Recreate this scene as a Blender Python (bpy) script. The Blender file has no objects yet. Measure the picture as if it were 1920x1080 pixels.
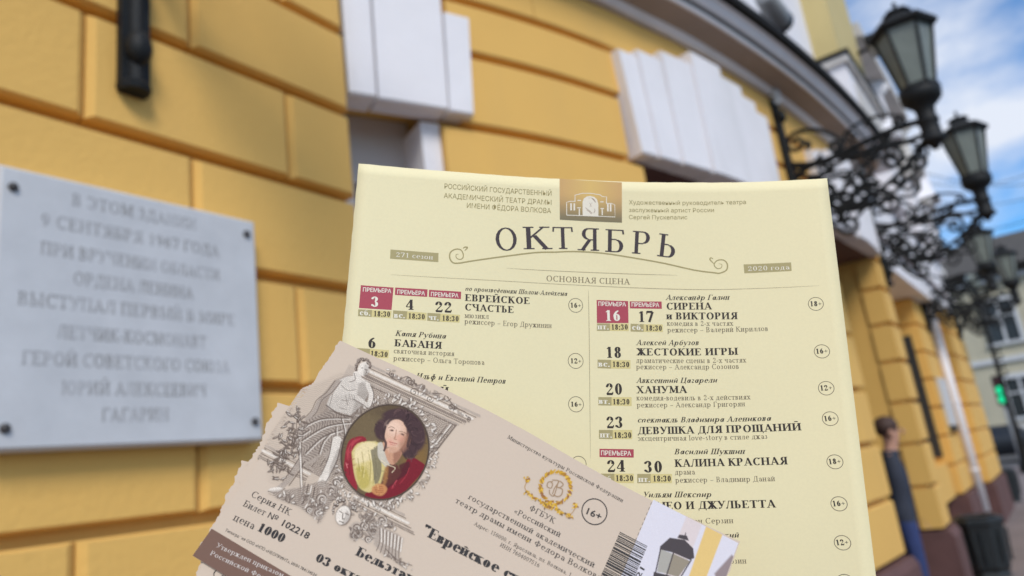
import bpy, bmesh, math, random
import numpy as np
from mathutils import Vector, Matrix
random.seed(7)
rng = np.random.RandomState(5)
SC = bpy.context.scene
COL = SC.collection
D = 2.3            # metres from the lens to the near wall; the plan below is in units of D
H = 1.68           # lens height
CAM = Vector((0.0, 0.0, H))

# ---------------------------------------------------------------- camera
pitch, roll, yaw = math.radians(14.5), math.radians(-7.5), math.radians(54.9)
fwd = Vector((math.sin(yaw) * math.cos(pitch), math.cos(yaw) * math.cos(pitch), math.sin(pitch)))
r0 = Vector((math.cos(yaw), -math.sin(yaw), 0))
u0 = r0.cross(fwd)
right = r0 * math.cos(roll) + u0 * math.sin(roll)
up = right.cross(fwd)
cd = bpy.data.cameras.new("camera")
cam = bpy.data.objects.new("camera", cd)
COL.objects.link(cam)
cam.matrix_world = Matrix(((right.x, up.x, -fwd.x, CAM.x), (right.y, up.y, -fwd.y, CAM.y), (right.z, up.z, -fwd.z, CAM.z), (0, 0, 0, 1)))
cd.sensor_width = 36.0
cd.lens = 1380 / 1920 * 36
cd.clip_start = 0.02
cd.clip_end = 2000
cd.dof.use_dof = True
cd.dof.focus_distance = 0.302
cd.dof.aperture_fstop = 8.8
SC.camera = cam

# ---------------------------------------------------------------- sky and sun
SUN_AZ = math.radians(222)      # compass-like angle from +Y towards +X: the sun is behind the photographer's left shoulder
SUN_EL = math.radians(42)
world = bpy.data.worlds.new("World")
SC.world = world
world.use_nodes = True
wn = world.node_tree
wn.nodes.clear()
W = wn.nodes.new
wout = W("ShaderNodeOutputWorld")
bg = W("ShaderNodeBackground")
sky = W("ShaderNodeTexSky")
sky.sky_type = 'NISHITA'
sky.sun_disc = False
sky.sun_elevation = SUN_EL
sky.sun_rotation = SUN_AZ
sky.air_density = 1.0
sky.dust_density = 0.6
sky.ozone_density = 2.0
tc = W("ShaderNodeTexCoord")
mp = W("ShaderNodeMapping")
mp.inputs['Location'].default_value = (1.2, 0.1, 0.06)
mp.inputs['Scale'].default_value = (1.0, 1.0, 2.2)
nz = W("ShaderNodeTexNoise")
nz.inputs['Scale'].default_value = 2.6
nz.inputs['Detail'].default_value = 7
nz.inputs['Roughness'].default_value = 0.55
cr = W("ShaderNodeValToRGB")
cr.color_ramp.elements[0].position = 0.41
cr.color_ramp.elements[0].color = (0, 0, 0, 1)
cr.color_ramp.elements[1].position = 0.58
cr.color_ramp.elements[1].color = (1, 1, 1, 1)
mx = W("ShaderNodeMix")
mx.data_type = 'RGBA'
mx.inputs['B'].default_value = (5.6, 6.0, 6.8, 1)
blu = W("ShaderNodeMix")
blu.data_type = 'RGBA'
blu.blend_type = 'MULTIPLY'
blu.inputs['Factor'].default_value = 1.0
blu.inputs['B'].default_value = (0.52, 0.96, 1.30, 1)
wn.links.new(sky.outputs[0], blu.inputs['A'])
wn.links.new(tc.outputs['Generated'], mp.inputs[0])
wn.links.new(mp.outputs[0], nz.inputs['Vector'])
wn.links.new(nz.outputs['Fac'], cr.inputs[0])
wn.links.new(cr.outputs[0], mx.inputs['Factor'])
wn.links.new(blu.outputs['Result'], mx.inputs['A'])
wn.links.new(mx.outputs['Result'], bg.inputs['Color'])
bg.inputs['Strength'].default_value = 0.1
wn.links.new(bg.outputs[0], wout.inputs[0])

sd = bpy.data.lights.new("sun", 'SUN')
sd.energy = 1.7
sd.angle = math.radians(22)
sd.color = (1.0, 0.94, 0.85)
sun = bpy.data.objects.new("sun", sd)
COL.objects.link(sun)
sdir = Vector((math.sin(SUN_AZ) * math.cos(SUN_EL), math.cos(SUN_AZ) * math.cos(SUN_EL), math.sin(SUN_EL)))
sun.rotation_euler = sdir.to_track_quat('Z', 'Y').to_euler()
sun.location = (-5, -8, 12)

SC.view_settings.view_transform = 'Standard'
SC.view_settings.look = 'None'
SC.view_settings.exposure = 0.50
SC.view_settings.gamma = 1.0
SC.view_settings.use_curve_mapping = False
SC.cycles.max_bounces = 8
SC.cycles.diffuse_bounces = 4


# ---------------------------------------------------------------- helpers
def srgb(r, g, b):
    f = lambda c: (c / 255 / 12.92) if c / 255 <= 0.04045 else ((c / 255 + 0.055) / 1.055) ** 2.4
    return (f(r), f(g), f(b), 1)


def mat(name, col, rough=0.8, var=0.0, vscale=3.0, bump=0.0, bscale=60.0, metal=0.0, col2=None, spec=0.5, stain=None):
    m = bpy.data.materials.new(name)
    m.use_nodes = True
    nt = m.node_tree
    b = nt.nodes["Principled BSDF"]
    b.inputs['Roughness'].default_value = rough
    b.inputs['Metallic'].default_value = metal
    b.inputs['Specular IOR Level'].default_value = spec
    b.inputs['Base Color'].default_value = col
    t = nt.nodes.new("ShaderNodeTexCoord")
    geo = nt.nodes.new("ShaderNodeNewGeometry")
    if var > 0 or col2:
        n = nt.nodes.new("ShaderNodeTexNoise")
        n.inputs['Scale'].default_value = vscale
        n.inputs['Detail'].default_value = 6
        n.inputs['Roughness'].default_value = 0.62
        nt.links.new(geo.outputs['Position'], n.inputs['Vector'])
        rp = nt.nodes.new("ShaderNodeMapRange")
        rp.inputs['From Min'].default_value = 0.3
        rp.inputs['From Max'].default_value = 0.7
        nt.links.new(n.outputs['Fac'], rp.inputs['Value'])
        mxx = nt.nodes.new("ShaderNodeMix")
        mxx.data_type = 'RGBA'
        c2 = col2 or tuple(c * (1 - var) for c in col[:3]) + (1,)
        mxx.inputs['A'].default_value = col
        mxx.inputs['B'].default_value = c2
        nt.links.new(rp.outputs[0], mxx.inputs['Factor'])
        last = mxx
        if stain:
            n2 = nt.nodes.new("ShaderNodeTexNoise")
            n2.inputs['Scale'].default_value = 1.1
            n2.inputs['Detail'].default_value = 8
            mpp = nt.nodes.new("ShaderNodeMapping")
            mpp.inputs['Scale'].default_value = (3.0, 3.0, 0.7)
            nt.links.new(geo.outputs['Position'], mpp.inputs[0])
            nt.links.new(mpp.outputs[0], n2.inputs['Vector'])
            r2 = nt.nodes.new("ShaderNodeMapRange")
            r2.inputs['From Min'].default_value = 0.52
            r2.inputs['From Max'].default_value = 0.75
            r2.inputs['To Max'].default_value = 0.5
            nt.links.new(n2.outputs['Fac'], r2.inputs['Value'])
            m3 = nt.nodes.new("ShaderNodeMix")
            m3.data_type = 'RGBA'
            m3.inputs['B'].default_value = stain
            nt.links.new(r2.outputs[0], m3.inputs['Factor'])
            nt.links.new(mxx.outputs['Result'], m3.inputs['A'])
            last = m3
        nt.links.new(last.outputs['Result'], b.inputs['Base Color'])
    if bump > 0:
        n = nt.nodes.new("ShaderNodeTexNoise")
        n.inputs['Scale'].default_value = bscale
        n.inputs['Detail'].default_value = 5
        nt.links.new(geo.outputs['Position'], n.inputs['Vector'])
        bp = nt.nodes.new("ShaderNodeBump")
        bp.inputs['Strength'].default_value = bump
        bp.inputs['Distance'].default_value = 0.01
        nt.links.new(n.outputs['Fac'], bp.inputs['Height'])
        nt.links.new(bp.outputs[0], b.inputs['Normal'])
    return m


M = {}
M['ochre'] = mat('ochre_stucco', (0.77, 0.455, 0.12, 1), 0.88, var=0.05, vscale=2.2, bump=0.25, bscale=45, stain=(0.68, 0.41, 0.12, 1))
M['ochre2'] = mat('weathered_pilaster_stucco', (0.62, 0.49, 0.22, 1), 0.88, var=0.12, vscale=2, bump=0.3)
M['soffit'] = mat('soffit_brown_with_shade', (0.36, 0.29, 0.25, 1), 0.9, var=0.15)  # brown cornice underside, with its shade put into the colour
M['greyband'] = mat('grey_drip_shade', (0.16, 0.16, 0.155, 1), 0.6, var=0.2)  # grey for the recess above the drip: shade painted as a strip
M['white'] = mat('white_stucco', (0.83, 0.80, 0.82, 1), 0.85, var=0.07, vscale=3.0, bump=0.25, bscale=50, stain=(0.62, 0.60, 0.60, 1))
M['greywhite'] = mat('weathered_white_stucco', (0.66, 0.62, 0.58, 1), 0.9, var=0.25, vscale=5, bump=0.4, bscale=40, stain=(0.36, 0.33, 0.29, 1))
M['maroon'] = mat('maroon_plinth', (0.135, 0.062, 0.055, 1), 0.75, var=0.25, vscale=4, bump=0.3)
M['flash'] = mat('dark_sheet_metal', (0.014, 0.012, 0.010, 1), 0.75, var=0.3, vscale=8, spec=0.2)
M['iron'] = mat('black_painted_iron', (0.008, 0.009, 0.010, 1), 0.6, spec=0.3, var=0.3, vscale=20, bump=0.2, bscale=80)
M['glass'] = mat('dark_window_glass', (0.02, 0.022, 0.025, 1), 0.12)
M['frosted'] = mat('frosted_lamp_glass', (0.20, 0.22, 0.19, 1), 0.3, var=0.25, vscale=7)
M['marble'] = mat('pale_grey_marble', (0.60, 0.60, 0.615, 1), 0.45, var=0.16, vscale=6, bump=0.05, stain=(0.47, 0.48, 0.50, 1))
M['engraved'] = mat('worn_engraved_paint', (0.17, 0.155, 0.14, 1), 0.8, var=0.0, col2=(0.45, 0.45, 0.47, 1), vscale=14)
M['bolt'] = mat('dark_bolt', (0.06, 0.055, 0.055, 1), 0.5, metal=0.3)
M['frame'] = mat('window_frame_paint', (0.60, 0.55, 0.53, 1), 0.6)
M['paving'] = mat('pinkish_paving', (0.24, 0.19, 0.175, 1), 0.9, var=0.3, vscale=1.5, bump=0.4, bscale=20)
M['asphalt'] = mat('grey_asphalt', (0.10, 0.098, 0.10, 1), 0.9, var=0.3, vscale=1.2, bump=0.4, bscale=30)
M['kerb'] = mat('kerb_stone', (0.3, 0.29, 0.28, 1), 0.9, var=0.2)
M['cream'] = mat('cream_render', (0.52, 0.47, 0.34, 1), 0.9, var=0.12, vscale=1.0, stain=(0.38, 0.35, 0.28, 1))
M['pale'] = mat('pale_trim', (0.60, 0.60, 0.60, 1), 0.85, var=0.08)
M['roof'] = mat('brown_grey_roof', (0.085, 0.075, 0.065, 1), 0.7, var=0.3, vscale=2)
M['skin'] = mat('skin', (0.50, 0.27, 0.19, 1), 0.6)
M['hair'] = mat('brown_hair', (0.06, 0.03, 0.022, 1), 0.7)
M['jacket'] = mat('navy_jacket', (0.028, 0.034, 0.055, 1), 0.8, var=0.3, vscale=9)
M['jeans'] = mat('blue_jeans', (0.03, 0.05, 0.16, 1), 0.85, var=0.3, vscale=9)
M['shoe'] = mat('dark_shoe', (0.02, 0.02, 0.02, 1), 0.6)
M['bin'] = mat('black_bin_paint', (0.018, 0.022, 0.024, 1), 0.5, var=0.3, vscale=9, bump=0.3)
M['grey'] = mat('grey_metal', (0.33, 0.33, 0.33, 1), 0.5, metal=0.2)
M['bluesign'] = mat('blue_sign', (0.01, 0.02, 0.35, 1), 0.5)
M['wood'] = mat('dark_shutter', (0.022, 0.024, 0.028, 1), 0.5)


def emis(name, col, s):
    m = bpy.data.materials.new(name)
    m.use_nodes = True
    b = m.node_tree.nodes["Principled BSDF"]
    b.inputs['Base Color'].default_value = col
    b.inputs['Emission Color'].default_value = col
    b.inputs['Emission Strength'].default_value = s
    return m


M['green'] = emis('green_signal', (0.0, 0.55, 0.22, 1), 0.6)
M['redoff'] = mat('unlit_signal', (0.05, 0.01, 0.01, 1), 0.4)


def tag(o, label=None, cat=None, group=None, kind=None):
    if label: o['label'] = label
    if cat: o['category'] = cat
    if group: o['group'] = group
    if kind: o['kind'] = kind
    return o


def empty(name, loc=(0, 0, 0), rz=0.0, parent=None):
    o = bpy.data.objects.new(name, None)
    COL.objects.link(o)
    o.location = loc
    o.rotation_euler = (0, 0, rz)
    if parent: o.parent = parent
    return o


class MB:
    """collects vertices and faces of ONE mesh object"""
    def __init__(s):
        s.v = []; s.f = []

    def add(s, vs, fs):
        n = len(s.v)
        s.v += [tuple(p) for p in vs]
        s.f += [tuple(i + n for i in f) for f in fs]
        return s

    def box(s, x0, x1, y0, y1, z0, z1):
        v = [(x0, y0, z0), (x1, y0, z0), (x1, y1, z0), (x0, y1, z0), (x0, y0, z1), (x1, y0, z1), (x1, y1, z1), (x0, y1, z1)]
        return s.add(v, [(0, 3, 2, 1), (4, 5, 6, 7), (0, 1, 5, 4), (1, 2, 6, 5), (2, 3, 7, 6), (3, 0, 4, 7)])

    def tube(s, pts, r, n=8, flat=1.0, cap=True):
        pts = [Vector(p) for p in pts]
        m = len(pts)
        rr = r if hasattr(r, '__len__') else [r] * m
        base = len(s.v)
        prev = None
        for i, p in enumerate(pts):
            t = (pts[min(i + 1, m - 1)] - pts[max(i - 1, 0)]).normalized()
            if prev is None:
                a = Vector((0, 0, 1)) if abs(t.z) < 0.9 else Vector((1, 0, 0))
                nn = t.cross(a).normalized()
            else:
                nn = (prev - t * prev.dot(t)).normalized()
            prev = nn
            bb = t.cross(nn)
            for k in range(n):
                a = 2 * math.pi * k / n
                s.v.append(tuple(p + nn * math.cos(a) * rr[i] * flat + bb * math.sin(a) * rr[i]))
        for i in range(m - 1):
            for k in range(n):
                k2 = (k + 1) % n
                s.f.append((base + i * n + k, base + i * n + k2, base + (i + 1) * n + k2, base + (i + 1) * n + k))
        if cap:
            s.f.append(tuple(base + k for k in reversed(range(n))))
            s.f.append(tuple(base + (m - 1) * n + k for k in range(n)))
        return s

    def lathe(s, prof, c=(0, 0, 0), n=16, rot=0.0):
        base = len(s.v)
        for r, z in prof:
            for k in range(n):
                a = 2 * math.pi * k / n + rot
                s.v.append((c[0] + r * math.cos(a), c[1] + r * math.sin(a), c[2] + z))
        for i in range(len(prof) - 1):
            for k in range(n):
                k2 = (k + 1) % n
                s.f.append((base + i * n + k, base + i * n + k2, base + (i + 1) * n + k2, base + (i + 1) * n + k))
        s.f.append(tuple(base + k for k in reversed(range(n))))
        s.f.append(tuple(base + (len(prof) - 1) * n + k for k in range(n)))
        return s

    def ball(s, c, r, n=10, sz=1.0):
        prof = [(max(1e-4, r * math.sin(math.pi * i / 6)), -r * sz * math.cos(math.pi * i / 6)) for i in range(7)]
        return s.lathe(prof, c, n)

    def build(s, name, material, parent=None, smooth=False, off=None):
        v = s.v
        if off is None and parent is not None:
            off = world_loc(parent)
        if off is not None and (off[0] or off[1] or off[2]):
            v = [(a - off[0], b - off[1], c - off[2]) for a, b, c in v]
        me = bpy.data.meshes.new(name)
        me.from_pydata(v, [], s.f)
        me.materials.append(material)
        if smooth:
            me.polygons.foreach_set('use_smooth', [True] * len(me.polygons))
        me.validate()
        o = bpy.data.objects.new(name, me)
        COL.objects.link(o)
        if parent: o.parent = parent
        return o


def world_loc(o):
    p = [0, 0, 0]
    while o is not None:
        for i in range(3): p[i] += o.location[i]
        o = o.parent
    return p


LOCAL = (0, 0, 0)


def copy_tree(o, parent=None):
    c = o.copy()
    COL.objects.link(c)
    c.parent = parent
    for ch in list(o.children): copy_tree(ch, c)
    return c


def dirv(az):
    a = math.radians(az)
    return (math.sin(a), math.cos(a))


# ================================================================ ground
GZ = 0.0
def sheet(name, x0, x1, y0, y1, z, m, kind='structure'):
    b = MB()
    b.add([(x0, y0, z), (x1, y0, z), (x1, y1, z), (x0, y1, z)], [(0, 1, 2, 3)])
    o = b.build(name, m)
    tag(o, kind=kind)
    return o


sheet('ground', -300, 600, -300, 300, -0.13, M['asphalt'])
pv = MB(); pv.box(-12, 30, -3.2, 6, -0.125, 0.0)
tag(pv.build('pavement', M['paving']), kind='structure')
kb = MB(); kb.box(-12, 30, -3.36, -3.203, -0.125, 0.012)
tag(kb.build('kerb', M['kerb']), kind='structure')

# ================================================================ theatre
T = empty('theatre_building', (0, 0, 0))
tag(T, 'yellow theatre with white lintels, a bowed front and a white cornice along the pavement', 'building')
G0, DZ = 0.004, 0.187


def Z(z): return H + z * D


NS = 0.93          # the near wall stands a little closer than the bow, at 0.93 D


def block_mesh(x0, x1, z0, z1, yf, dep=0.032, ch=0.004, yb=None, gap=0.0085):
    """a rusticated block: proud face, small chamfers, straight cheeks (units of D, face towards -Y)"""
    x0 += 0.0015; x1 -= 0.0015; z0 += gap; z1 -= gap
    yb = yf + dep
    v = []
    for (i, ix, y) in ((ch, .0105, yf), (0, 0, yf + .009), (0, 0, yb)):
        v += [(x0 + ix, y, z0 + i), (x1 - ix, y, z0 + i), (x1 - ix, y, z1 - i), (x0 + ix, y, z1 - i)]
    v = [(p[0] * NS, p[1] * NS, p[2] * NS) for p in v]
    f = [(0, 1, 2, 3)]
    for k in (0, 4):
        for j in range(4):
            j2 = (j + 1) % 4
            f.append((k + j, k + 4 + j, k + 4 + j2, k + j2))
    b = MB()
    b.add([(p[0] * D, p[1] * D, Z(p[2])) for p in v], f)
    return b


# near flat wall
nw = MB()
nw.box(-2.2 * D, 0.937 * NS * D, 1.031 * NS * D, 1.19 * NS * D, 0, Z(1.8))
near_wall = nw.build('near_wall', M['ochre'], T)
for k in range(-2, 10):
    z0 = G0 + DZ * k; z1 = z0 + DZ
    if k == -2: z0 = -0.455
    js = [0.941 - 0.352 * i for i in range(0, 10)] if k % 2 == 1 or k % 2 == -1 else [0.941] + [0.788 - 0.352 * i for i in range(0, 9)]
    # measured: rows with an even number have joints at .60, odd rows at .433 / .788
    js = ([0.941 - 0.3405 * i for i in range(0, 10)] if k % 2 == 0 else [0.941] + [0.788 - 0.352 * i for i in range(0, 9)])
    for a, bb in zip(js[1:], js[:-1]):
        block_mesh(a, bb, z0, z1, 1.0 + random.uniform(-0.0012, 0.0012)).build('block', M['ochre'], near_wall)
pl = MB(); pl.box(-2.2 * D, 0.95 * NS * D, 0.98 * NS * D, 1.02 * NS * D, 0, Z(-0.457 * NS))
pl.build('plinth', M['maroon'], T)

# bowed wall ------------------------------------------------------
PLAN = [(0.20, 1.33), (0.6, 1.13), (0.94, .975), (1.2, .867), (1.42, .79), (1.65, .728), (1.79, .698), (2.01, .652), (2.34, .602), (2.69, .563),
        (3.03, .537), (3.35, .522), (3.62, .517), (3.80, .522), (3.90, .56), (3.95, .64), (3.97, .8), (3.98, 1.1)]


def _spline(P, n=12):
    out = []
    for i in range(len(P) - 1):
        p0 = P[max(i - 1, 0)]; p1 = P[i]; p2 = P[i + 1]; p3 = P[min(i + 2, len(P) - 1)]
        for j in range(n):
            t = j / n
            out.append(tuple(.5 * (2 * p1[k] + (p2[k] - p0[k]) * t + (2 * p0[k] - 5 * p1[k] + 4 * p2[k] - p3[k]) * t * t + (3 * p1[k] - p0[k] - 3 * p2[k] + p3[k]) * t ** 3) for k in (0, 1)))
    out.append(P[-1])
    return np.array(out)


_Q = _spline(PLAN)
_S = np.concatenate([[0], np.cumsum(np.hypot(*np.diff(_Q, axis=0).T))])
_d = np.gradient(_Q, axis=0); _d /= np.hypot(_d[:, 0], _d[:, 1])[:, None]
_N = np.stack([_d[:, 1], -_d[:, 0]], 1)
S1 = float(_S[-1])


def cyl(s, o, z):
    """point at arc length s along the bow, o in front of the wall face, height z"""
    x = np.interp(s, _S, _Q[:, 0]); y = np.interp(s, _S, _Q[:, 1])
    nx = np.interp(s, _S, _N[:, 0]); ny = np.interp(s, _S, _N[:, 1])
    return (float(x + nx * o) * D, float(y + ny * o) * D, Z(z))


def sweep(prof, p0, p1, n=None, b=None):
    """sweep a closed (offset, z) section along the bow between two arc lengths"""
    n = n or max(2, int(abs(p1 - p0) / 0.045) + 1)
    b = b or MB()
    vs = []; fs = []
    m = len(prof)
    for i in range(n + 1):
        ph = p0 + (p1 - p0) * i / n
        vs += [cyl(ph, r, z) for r, z in prof]
    for i in range(n):
        for j in range(m):
            j2 = (j + 1) % m
            fs.append((i * m + j, (i + 1) * m + j, (i + 1) * m + j2, i * m + j2))
    fs.append(tuple(range(m)))
    fs.append(tuple(n * m + j for j in reversed(range(m))))
    b.add(vs, fs)
    return b


OPEN = [(0.74, 1.005), (1.611, 2.33), (2.80, 3.50)]
LINT = [0.66, 1.95, 3.15]
S0 = 0.735
rows = [-0.41, -0.222, -0.038, 0.148, 0.345, 0.555, 0.752, 0.936, 1.076, 1.216]
prow = [-0.42, -0.243, -0.066, 0.11, 0.287, 0.452, 0.615, 0.752]
bay = empty('bowed_wall', (0, 0, 0), parent=T)
core = MB()
bi = -0.028
for a, c in ((OPEN[0][1], OPEN[1][0]), (OPEN[1][1], OPEN[2][0]), (OPEN[2][1] + .012, S1)):
    sweep([(bi, -0.41), (bi, 0.80), (-0.3, 0.80), (-0.3, -0.41)], a, c, b=core)
sweep([(bi, 0.802), (bi, 1.216), (-0.3, 1.216), (-0.3, 0.802)], S0, S1, b=core)
core.build('backing', M['ochre'], bay)
under = MB()
for a, c in OPEN[:2]: sweep([(bi, -0.41), (bi, -0.10), (-0.158, -0.10), (-0.158, -0.41)], a, c, b=under)
tag(under.build('sill_wall', M['ochre'], bay), kind='stuff')
g, ch = 0.0085, 0.004
for i in range(len(rows) - 1):
    zm = (rows[i] + rows[i + 1]) / 2
    if zm < -0.15: cuts = [(S0, 1.1), (1.1, 1.5), (1.5, 2.1), (2.1, 2.80)]
    elif zm < 0.752: cuts = [(1.005, 1.611), (2.33, 2.80)]
    elif i < 7: cuts = [(1.055, 1.56), (2.345, 2.76), (3.55, S1)]
    elif i < 8: cuts = [(1.045, 1.57), (2.335, 2.77), (3.55, S1)]
    else: cuts = [(S0, 1.3), (1.3, 1.95), (1.95, 3.15), (3.15, S1)]
    for a, c in cuts:
        z0, z1 = rows[i] + g, rows[i + 1] - g
        prof = [(-0.027, z0), (-ch, z0), (0, z0 + ch), (0, z1 - ch), (-ch, z1), (-0.027, z1)]
        sweep(prof, a + (.001 if i > 2 and True else .008), c - (.001 if i > 2 else .008), b=None).build('block', M['ochre'], bay)
for i in range(len(prow) - 1):        # the pier right of the doorway shows its cheek
    z0, z1 = prow[i] + g, prow[i + 1] - g
    prof = [(-0.085, z0), (-ch, z0), (0, z0 + ch), (0, z1 - ch), (-ch, z1), (-0.085, z1)]
    sweep(prof, OPEN[2][1], OPEN[2][1] + .0115, 1).build('cheek_block', M['ochre'], bay)
    sweep([(-0.021, z0), (-ch, z0), (0, z0 + ch), (0, z1 - ch), (-ch, z1), (-0.021, z1)], OPEN[2][1] + .0125, S1).build('block', M['ochre'], bay)
pb = MB()
sweep([(-0.1, -0.73), (0.03, -0.73), (0.03, -0.44), (0.015, -0.413), (-0.1, -0.413)], S0, 2.81, b=pb)
pb.build('bow_plinth', M['maroon'], T)
pb = MB()
sweep([(-0.1, -0.73), (0.03, -0.73), (0.03, -0.45), (0.015, -0.423), (-0.1, -0.423)], 3.49, S1, b=pb)
pb.build('bow_plinth', M['maroon'], T)

# flat arch lintels of stepped voussoirs
for li, c in enumerate(LINT):
    L = empty('lintel', (0, 0, 0), parent=T)
    hb = [-0.368, -0.30, -0.205, -0.075, 0.085, 0.215, 0.31, 0.40]
    pro = [0.028, 0.035, 0.042, 0.050, 0.042, 0.035, 0.028]
    top = [1.064, 1.082, 1.108, 1.146, 1.124, 1.102, 1.078]
    bot = [0.764, 0.762, 0.760, 0.756, 0.760, 0.762, 0.764]
    if li == 0:
        hb = [-.368, -.30, -.205, -.075, .085, .187, .347, .412]; top = top[:5] + [1.075, 1.012]
    flare = [.022, .016, .008, 0, 0, -.008, -.014, -.018]
    for j in range(7):
        a, b2 = c + hb[j] + 0.001, c + hb[j + 1] - 0.001
        if b2 < .80: continue
        a = max(a, .785)
        if li == 0: a += .003; b2 -= .003
        R1 = pro[j]
        b = MB(); n = 3; vs = []; fs = []
        for i in range(n + 1):
            t = i / n
            pb = a + (b2 - a) * t
            fl = flare[j] + (flare[j + 1] - flare[j]) * t
            vs += [cyl(pb, -0.02, bot[j]), cyl(pb, R1 - 0.004, bot[j]), cyl(pb, R1, bot[j] + 0.004), cyl(pb - fl, R1, top[j] - 0.004), cyl(pb - fl, R1 - 0.004, top[j]), cyl(pb - fl, -0.02, top[j])]
        for i in range(n):
            for q in range(6):
                q2 = (q + 1) % 6
                fs.append((i * 6 + q, (i + 1) * 6 + q, (i + 1) * 6 + q2, i * 6 + q2))
        fs.append(tuple(range(6))); fs.append(tuple(n * 6 + q for q in reversed(range(6))))
        b.add(vs, fs).build('voussoir', M['white'], L)

# windows set back in the openings
for wi, (a, c) in enumerate(OPEN[:2]):
    Wn = empty('window', (0, 0, 0), parent=T)
    wm = M['white'] if wi == 0 else M['ochre']
    if wi == 0:
        sweep([(-0.14, -0.1), (-0.016, -0.1), (-0.016, 0.755), (-0.14, 0.755)], c - 0.045, c - 0.001, 1).build('reveal', wm, Wn)
        sweep([(-0.14, -0.1), (-0.03, -0.1), (-0.03, 0.76), (-0.14, 0.76)], a + .001, a + 0.032, 1).build('reveal', wm, Wn)
    fr = MB()
    for (p, q) in ((a + 0.033, a + .10), (c - .115, c - 0.047), ((a + c) / 2 - 0.02, (a + c) / 2 + 0.02)):
        sweep([(-0.16, -0.08), (-0.115, -0.08), (-0.115, 0.64), (-0.16, 0.64)], p, q, 2, b=fr)
    sweep([(-0.16, 0.642), (-0.11, 0.642), (-0.11, 0.799), (-0.16, 0.799)], a + 0.033, c - 0.033, b=fr)
    sweep([(-0.158, 0.42), (-0.118, 0.42), (-0.118, 0.45), (-0.158, 0.45)], a + .101, c - .101, b=fr)
    fr.build('frame', M['frame'] if wi == 0 else M['wood'], Wn)
    sweep([(-0.152, -0.08), (-0.146, -0.08), (-0.146, 0.64), (-0.152, 0.64)], a + .09, c - .09).build('pane', M['glass'], Wn)
    sweep([(-0.15, -0.1), (0.02, -0.1), (0.02, -0.08), (-0.15, -0.072)], a + 0.034, c - 0.034).build('sill', M['white'], Wn)
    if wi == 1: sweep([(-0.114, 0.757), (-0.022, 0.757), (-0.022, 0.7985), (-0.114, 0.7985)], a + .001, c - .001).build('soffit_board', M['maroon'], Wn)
DR = empty('doorway', (0, 0, 0), parent=T)
sweep([(-0.31, -0.73), (-0.28, -0.73), (-0.28, 0.80), (-0.31, 0.80)], 2.80, 3.50).build('door_leaf', M['wood'], DR)
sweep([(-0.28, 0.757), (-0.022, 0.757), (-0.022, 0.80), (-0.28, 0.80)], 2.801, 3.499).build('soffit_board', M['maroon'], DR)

# cornice over the bow
CO = empty('cornice', (0, 0, 0), parent=T)


def crn(name, prof, m): sweep(prof, S0, S1 - .01, 90).build(name, m, CO)


crn('bed_moulding', [(-0.02, 1.217), (0.010, 1.217), (0.016, 1.226), (0.022, 1.236), (-0.02, 1.236)], M['white'])
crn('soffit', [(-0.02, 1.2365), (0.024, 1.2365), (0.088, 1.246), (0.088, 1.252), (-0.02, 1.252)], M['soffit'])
crn('drip', [(-0.02, 1.2525), (0.092, 1.2465), (0.096, 1.2465), (0.097, 1.262), (-0.02, 1.262)], M['white'])
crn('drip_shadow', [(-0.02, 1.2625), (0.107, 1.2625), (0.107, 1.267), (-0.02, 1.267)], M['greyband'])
crn('fascia', [(-0.02, 1.2675), (0.110, 1.2675), (0.118, 1.275), (0.124, 1.290), (0.134, 1.298), (-0.02, 1.298)], M['white'])
crn('flashing', [(-0.02, 1.2985), (0.148, 1.2985), (0.154, 1.304), (0.154, 1.330), (0.148, 1.334), (-0.02, 1.36)], M['flash'])
sweep([(-0.3, 1.217), (-0.022, 1.217), (-0.022, 2.9), (-0.3, 2.9)], S0, S1 - .01, 90).build('attic_wall', M['white'], T)

# ---------------- wing beyond the bow
WG = empty('wing_wall', (0, 0, 0), parent=T)


def wbox(x0, x1, y0, y1, z0, z1, mt, name, parent):
    b = MB(); b.box(x0 * D, x1 * D, y0 * D, y1 * D, Z(z0), Z(z1))
    return b.build(name, mt, parent)


def cblock(x0, x1, y0, y1, z0, z1, ch=0.006, gap=0.007):
    """rusticated block that turns a corner: chamfered top and bottom edge all round"""
    z0 += gap; z1 -= gap
    v = []
    for (i, z) in ((ch, z0), (0, z0 + ch), (0, z1 - ch), (ch, z1)):
        v += [(x0 + i, y0 + i, z), (x1 - i, y0 + i, z), (x1 - i, y1, z), (x0 + i, y1, z)]
    f = [(0, 3, 2, 1), (12, 13, 14, 15)]
    for k in (0, 4, 8):
        for j in range(4):
            j2 = (j + 1) % 4
            f.append((k + j, k + j2, k + 4 + j2, k + 4 + j))
    b = MB(); b.add([(p[0] * D, p[1] * D, Z(p[2])) for p in v], f)
    return b


def rust(x0, x1, y0, y1, zb, zt, n, core_in=0.02):
    wbox(x0 + core_in, x1 - core_in, y0 + core_in, y1, zb, zt, M['ochre'], 'pier_core', WG)
    for i in range(n):
        cblock(x0, x1, y0, y1 - 0.002, zb + (zt - zb) * i / n, zb + (zt - zb) * (i + 1) / n).build('block', M['ochre'], WG)


PB = -0.455
rust(5.60, 6.395, 0.655, 1.3, PB, PB + 0.187 * 7, 7)
rust(6.40, 7.45, 0.56, 1.3, PB, PB + 0.187 * 7, 7)
wbox(3.9, 5.65, 0.95, 1.3, PB, 0.85, M['ochre'], 'recess_wall', WG)
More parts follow.
